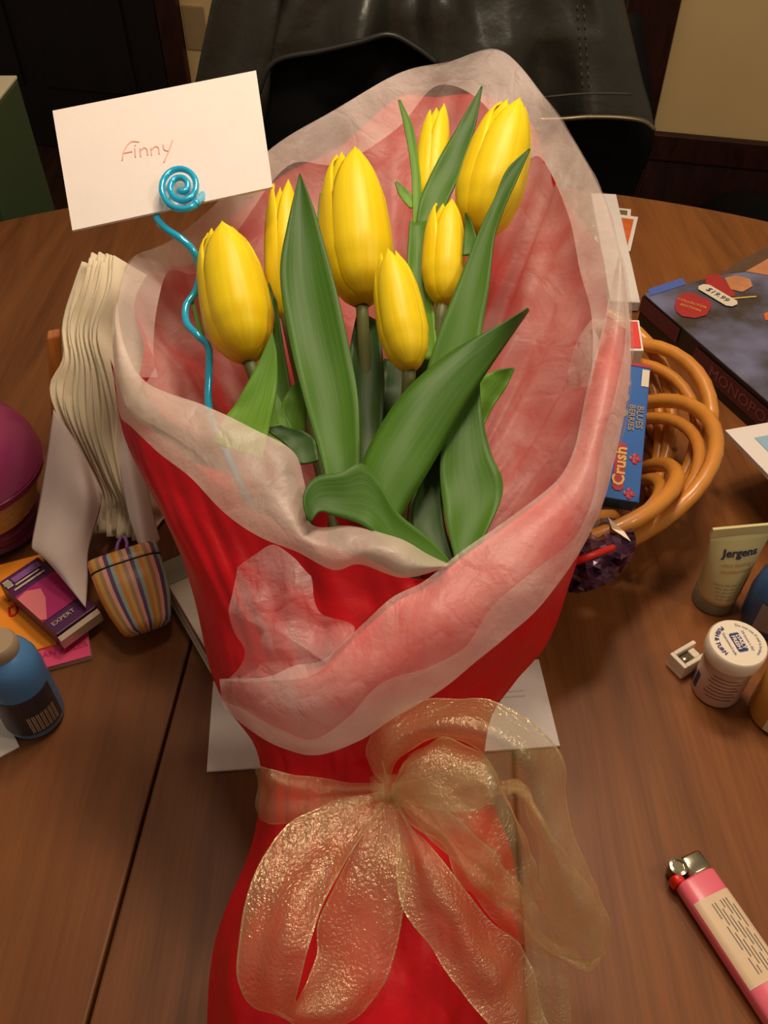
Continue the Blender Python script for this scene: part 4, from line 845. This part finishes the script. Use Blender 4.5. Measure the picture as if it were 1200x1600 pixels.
mk('title_band', [gs(.085, -.024), gs(.26, -.024), gs(.26, -.005), gs(.085, -.005)], [(0, 1, 2, 3)], M['game_band'], gm, False)
text('lettering', 'MONOPOLY', .015, lambda x, y: gs(.155 + x * 1.1, -.0148 + y) + side * .0005, M['game_letter'], gm, bold=.0002)
mk('corner_band', [gs(.0, -.018), gs(.06, -.018), gs(.06, -.002), gs(.0, -.002)], [(0, 1, 2, 3)], M['game_band'], gm, False)
# booklet on the corner of the game box
KA = rect(PZ(1133, 672, .056), PZ(1203, 744, .053), PZ(1203, 631, .0475)); ke = (KA[1] - KA[0]) / np.linalg.norm(KA[1] - KA[0]); kq = (KA[3] - KA[0]) / np.linalg.norm(KA[3] - KA[0]); KA = [KA[0], KA[0] + ke * .12, KA[0] + ke * .12 + kq * .15, KA[0] + kq * .15]
kb = thing('booklet', KA[0] - (0, 0, .005), 'white booklet with a light blue panel, resting on the game box corner', 'booklet')
slab('cover', KA, (0, 0, -.0008), M['paper_white'], kb); slab('pages', [p - (0, 0, .001) for p in KA], (0, 0, -.0028), M['page'], kb)
fk = flat(KA[0], ke, kq, .0004); patchq('panel', fk, .013, .018, .10, .14, M['sky_print'], kb)
text('lettering', '20', .012, flat(KA[0] + ke * .021 + kq * .034, kq, -ke, .0008), M['paper_white'], kb, 'LEFT'); text('lettering', 'NO', .012, flat(KA[0] + ke * .031 + kq * .034, kq, -ke, .0008), M['paper_white'], kb, 'LEFT')

# ------------------------------------------------------------------ lotion tube
lb = PZ(1113, 938, 0); lt = thing('lotion_tube', lb, 'pale green lotion tube standing on its grey cap', 'tube')
lathe('cap', lb, [(.0125, 0), (.0142, .001), (.0142, .010), (.0138, .011)], M['grey_cap'], lt, 36)
tw = np.array([.0, 0, 0]); nv, na = 16, 40; V = []; H = .074; uv = []
xa = np.array([math.cos(.12), math.sin(.12), 0]); ya = np.array([-xa[1], xa[0], 0])
for i in range(nv):
    t = i / (nv - 1); rx = .0136 + .0075 * t ** 1.1; ry = .0136 * (1 - t ** 1.6) + .0009
    for k in range(na):
        a = 2 * math.pi * k / na; V.append(lb + (0, 0, .0112 + (H - .0172) * t) + xa * rx * math.cos(a) + ya * ry * math.sin(a)); uv.append((k / na, t))
mk('body', V, gfaces(nv, na, True) + [tuple(range(na))[::-1], tuple((nv - 1) * na + k for k in range(na))], M['tube'], lt, True, uv)
ct_ = lb + (0, 0, H - .006); slab('crimp', [ct_ + xa * -.0214 + ya * -.0011 + (0, 0, .008), ct_ + xa * .0214 + ya * -.0011 + (0, 0, .008), ct_ + xa * .0214 + ya * .0011 + (0, 0, .008), ct_ + xa * -.0214 + ya * .0011 + (0, 0, .008)], (0, 0, -.008), M['tube'], lt, .0004)
def tubef(x, h):      # surface point on the front of the tube body
    t = (h - .0112) / (H - .0172); rx = .0136 + .0075 * t ** 1.1; ry = .0136 * (1 - t ** 1.6) + .0009; c = max(-.98, min(.98, x / rx)); return lb + (0, 0, h) + xa * x - ya * (ry * math.sqrt(1 - c * c) + .0006)
text('lettering', 'Jergens', .0085, lambda x, y: tubef(x + .001, .056 + y), M['ink_dark'], lt, bold=.0002, sx=.95)
text('lettering', 'ultra healing', .0042, lambda x, y: tubef(x, .047 + y), M['peach'], lt); text('lettering', 'moisturizer', .0046, lambda x, y: tubef(x + .001, .042 + y), M['peach'], lt)
for k in range(5): text('small_print', 'extra dry skin care lotion'[k:k + 18 - k], .0026, lambda x, y: tubef(x - .002 + .0003 * k, .031 - .0032 * k + y), M['ink_grey'], lt)
mk('leaf_print', [tubef(.006 + .007 * t + dx, .014 + .028 * t) for dx in (0, ) for t in np.linspace(0, 1, 8)] + [tubef(min(.013, .006 + .007 * t + .006 * math.sin(math.pi * t) + .002), .014 + .028 * t) for t in np.linspace(0, 1, 8)], [(i, i + 8, i + 9, i + 1) for i in range(7)], M['peach'], lt)
# deep blue bottle at the right edge
b2 = PZ(1196, 972, 0); bt2 = thing('blue_bottle', b2, 'deep blue rounded bottle with a grey label at the right edge', 'bottle')
lathe('body', b2, [(.013, 0), (.0165, .002), (.018, .008), (.0185, .03), (.0165, .045), (.011, .052), (.0075, .054), (.0075, .057)], M['blue_clear'], bt2, 36)
lathe('cap', b2, [(.0074, .0575), (.0086, .058), (.0086, .068), (.001, .0685)], M['tan'], bt2, 24)
fa2 = math.atan2(-b2[1], -b2[0]); cwrap('label', b2, .0188, fa2 + .3, -.012, .018, .010, .034, mat('grey_label', (150, 140, 138), .5), bt2)
# pill bottle
pb = PZ(1117, 1076, 0); pl = thing('pill_bottle', pb, 'small white pill bottle with blue print on its flat lid', 'pill bottle')
lathe('body', pb, [(.0120, 0), (.0148, .0012), (.0152, .003), (.0152, .036), (.0142, .038), (.0138, .040)], M['pill_body'], pl, 40)
lathe('lid', pb, [(.0138, .0385), (.0172, .039), (.0176, .0405), (.0176, .049), (.0166, .0503), (.001, .0504)], M['pill'], pl, 48)
lz = pb + (0, 0, .0504)
rot_ = math.radians(-78); xdl = np.array([math.cos(rot_), math.sin(rot_), 0]); ydl = np.array([-math.sin(rot_), math.cos(rot_), 0])
patchq('plaque', flat(lz, xdl, ydl, .0003), -.0068, -.0030, .0068, .0034, M['ink_navy'], pl, .0008)
text('lettering', 'DAILY', .0033, flat(lz + ydl * .0018, xdl, ydl, .0005), M['pill'], pl, bold=.0001, sx=1.15); text('lettering', 'FRESH', .0033, flat(lz - ydl * .0013, xdl, ydl, .0005), M['pill'], pl, bold=.0001, sx=1.1)
text('lettering', '24 hours a day', .0025, flat(lz + ydl * .0062, xdl, ydl, .0004), M['ink_navy'], pl); text('lettering', 'Guaranteed safe', .0025, flat(lz - ydl * .0058, xdl, ydl, .0004), M['ink_navy'], pl)
def arc(r, mid, sgn):      # bend text round the lid
    def f(x, y):
        a = mid - sgn * x / r; rr = r + sgn * y; return lz + np.array([rr * math.cos(a), rr * math.sin(a), .0004])
    return f
text('lettering', 'PUSH & TURN', .0036, arc(.0125, math.radians(172), -1), M['ink_navy'], pl, bold=.0001)
text('lettering', 'Do not use if seal is broken', .0026, arc(.0128, math.radians(18), 1), M['ink_navy'], pl)
fa3 = math.atan2(-pb[1], -pb[0])
for k in range(7): cwrap('label_line', pb, .0154, fa3, -.004 - .001 * (k % 3), .012 + .002 * (k % 2), .030 - .0034 * k, .0306 - .0034 * k, M['maroon'], pl, 10)
cwrap('label_mark', pb, .0154, fa3, -.016, -.012, .006, .020, M['ink_dark'], pl, 4); cwrap('label_mark', pb, .0154, fa3, -.021, -.018, .004, .016, M['ink_dark'], pl, 4)
# pencil sharpener
sp0 = PZ(1068, 1044, 0); sh_ = thing('pencil_sharpener', sp0, 'small white plastic sharpener with a steel blade, left of the pill bottle', 'sharpener')
sa = PZ(1046, 1022, .012); sb = PZ(1070, 1046, .012); sx_ = sb - sa; sx_[2] = 0; wl = np.linalg.norm(sx_); sx_ /= wl; sy_ = np.array([-sx_[1], sx_[0], 0]); A0 = np.array([sa[0], sa[1], T])
def sbx(nm, x0, x1, y0, y1, z0, z1, m, b=.0008):
    P = lambda x, y: A0 + sx_ * x + sy_ * y + (0, 0, z1); return slab(nm, [P(x0, y0), P(x1, y0), P(x1, y1), P(x0, y1)], (0, 0, z0 - z1), m, sh_, b)
sbx('base', 0, wl, 0, .019, 0, .004, M['pill']); sbx('end_wall', 0, wl, 0, .003, .004, .013, M['pill']); sbx('side_wall', 0, .003, .003, .021, .004, .013, M['pill']); sbx('side_wall', wl - .003, wl, .003, .021, .004, .013, M['pill'])
sbx('blade', .0035, wl - .0035, .004, .013, .006, .009, M['dark_steel'], .0003); sbx('wedge', .0035, wl - .0035, .013, .018, .004, .011, M['pill'])
lathe('screw', A0 + sx_ * wl * .5 + sy_ * .0085 + (0, 0, .009), [(.002, 0), (.002, .0006), (.001, .001)], M['steel'], sh_, 14)
# amber jar
ab = PZ(1212, 1118, 0); am = thing('amber_bottle', ab, 'amber plastic bottle cut off by the right edge beside the pill bottle', 'bottle')
lathe('body', ab, [(.013, 0), (.0165, .002), (.0175, .006), (.0175, .040), (.015, .047), (.0105, .050), (.0105, .052)], M['amber'], am, 36)
lathe('cap', ab, [(.0108, .0522), (.0126, .0525), (.0126, .064), (.001, .0645)], M['pill'], am, 30)
fa4 = math.atan2(-ab[1], -ab[0]); cwrap('label', ab, .0177, fa4 + .2, -.006, .022, .004, .020, M['label_white'], am); cwrap('label_edge', ab, .0178, fa4 + .2, -.006, .022, .0195, .022, M['seal'], am)
# lighter
la, lb2 = PZ(1084, 1372, .007), PZ(1205, 1552, .007); lx = lb2 - la; lx[2] = 0; lx /= np.linalg.norm(lx); ly = np.array([-lx[1], lx[0], 0]); LL = .070; HW = .0116; HT = .0066; lc = np.array([la[0], la[1], T + HT + .0006])
lg = thing('pocket_lighter', lc + lx * .03 - (0, 0, HT), 'pink pocket lighter with white sticker lying at the lower right', 'lighter')
def oval(name, x0, x1, hw, ht, m, ex=.62, n=40, bevl=.0012, cy=0.0):
    V = []; xs = [x0, x0 + bevl * .3, x0 + bevl, x1 - bevl, x1 - bevl * .3, x1]; kk = [.86, .95, 1, 1, .95, .86]
    for xx, g in zip(xs, kk):
        for k in range(n):
            a = 2 * math.pi * k / n; ca, sa_ = math.cos(a), math.sin(a)
            V.append(lc + lx * xx + ly * (cy + hw * g * math.copysign(abs(ca) ** ex, ca)) + np.array([0, 0, ht * g * math.copysign(abs(sa_) ** ex, sa_)]))
    F = gfaces(6, n, True) + [tuple(range(n))[::-1], tuple(5 * n + k for k in range(n))]
    return mk(name, V, F, m, lg)
oval('body', 0, LL, HW, HT, M['light_pink'])
oval('hood', -.0105, .0002, HW * .62, HT * .86, M['steel'], .5, cy=HW * .30)
oval('button', -.0045, .0003, HW * .30, HT * .8, M['light_red'], .7, cy=-HW * .82)
wc = lc + lx * -.0072 + ly * (-HW * .52)
lathe('spark_wheel', wc - np.array([0, 0, .0042]), [(.0040, 0), (.0046, .0006), (.0046, .0078), (.0040, .0084)], M['dark_steel'], lg, 22)
lathe('wheel_rim', wc + np.array([0, 0, .0043]), [(.0048, 0), (.0048, .001), (.0034, .0014), (.0032, .0002)], M['steel'], lg, 22)
V = []; uv = []
for i in range(2):
    for k in range(13):
        a = math.radians(24 + 128 * k / 12); ca, sa_ = math.cos(a), math.sin(a)
        V.append(lc + lx * (.012 if i == 0 else .056) + ly * (HW * 1.012 * math.copysign(abs(ca) ** .62, ca)) + np.array([0, 0, HT * 1.012 * abs(sa_) ** .62 + .0001]))
mk('sticker', V, gfaces(2, 13), M['sticker'], lg)
ztop = lambda y: lc[2] + HT * 1.012 * max(0, 1 - abs(y / (HW * 1.012)) ** (2 / .62)) ** (.62 / 2) + .0003
for k in range(7):
    y = HW * (.62 - .15 * k); pts = [np.array([*(lc + lx * (x - .0) + ly * y)[:2], ztop(y)]) for x in np.linspace(.016, .052, 10)]
    V = []
    for p in pts: V += [p, p + ly * .0005]
    mk('small_print', V, [(2 * i, 2 * i + 2, 2 * i + 3, 2 * i + 1) for i in range(9) if (i + k) % 4], M['ink_grey'], lg, False)
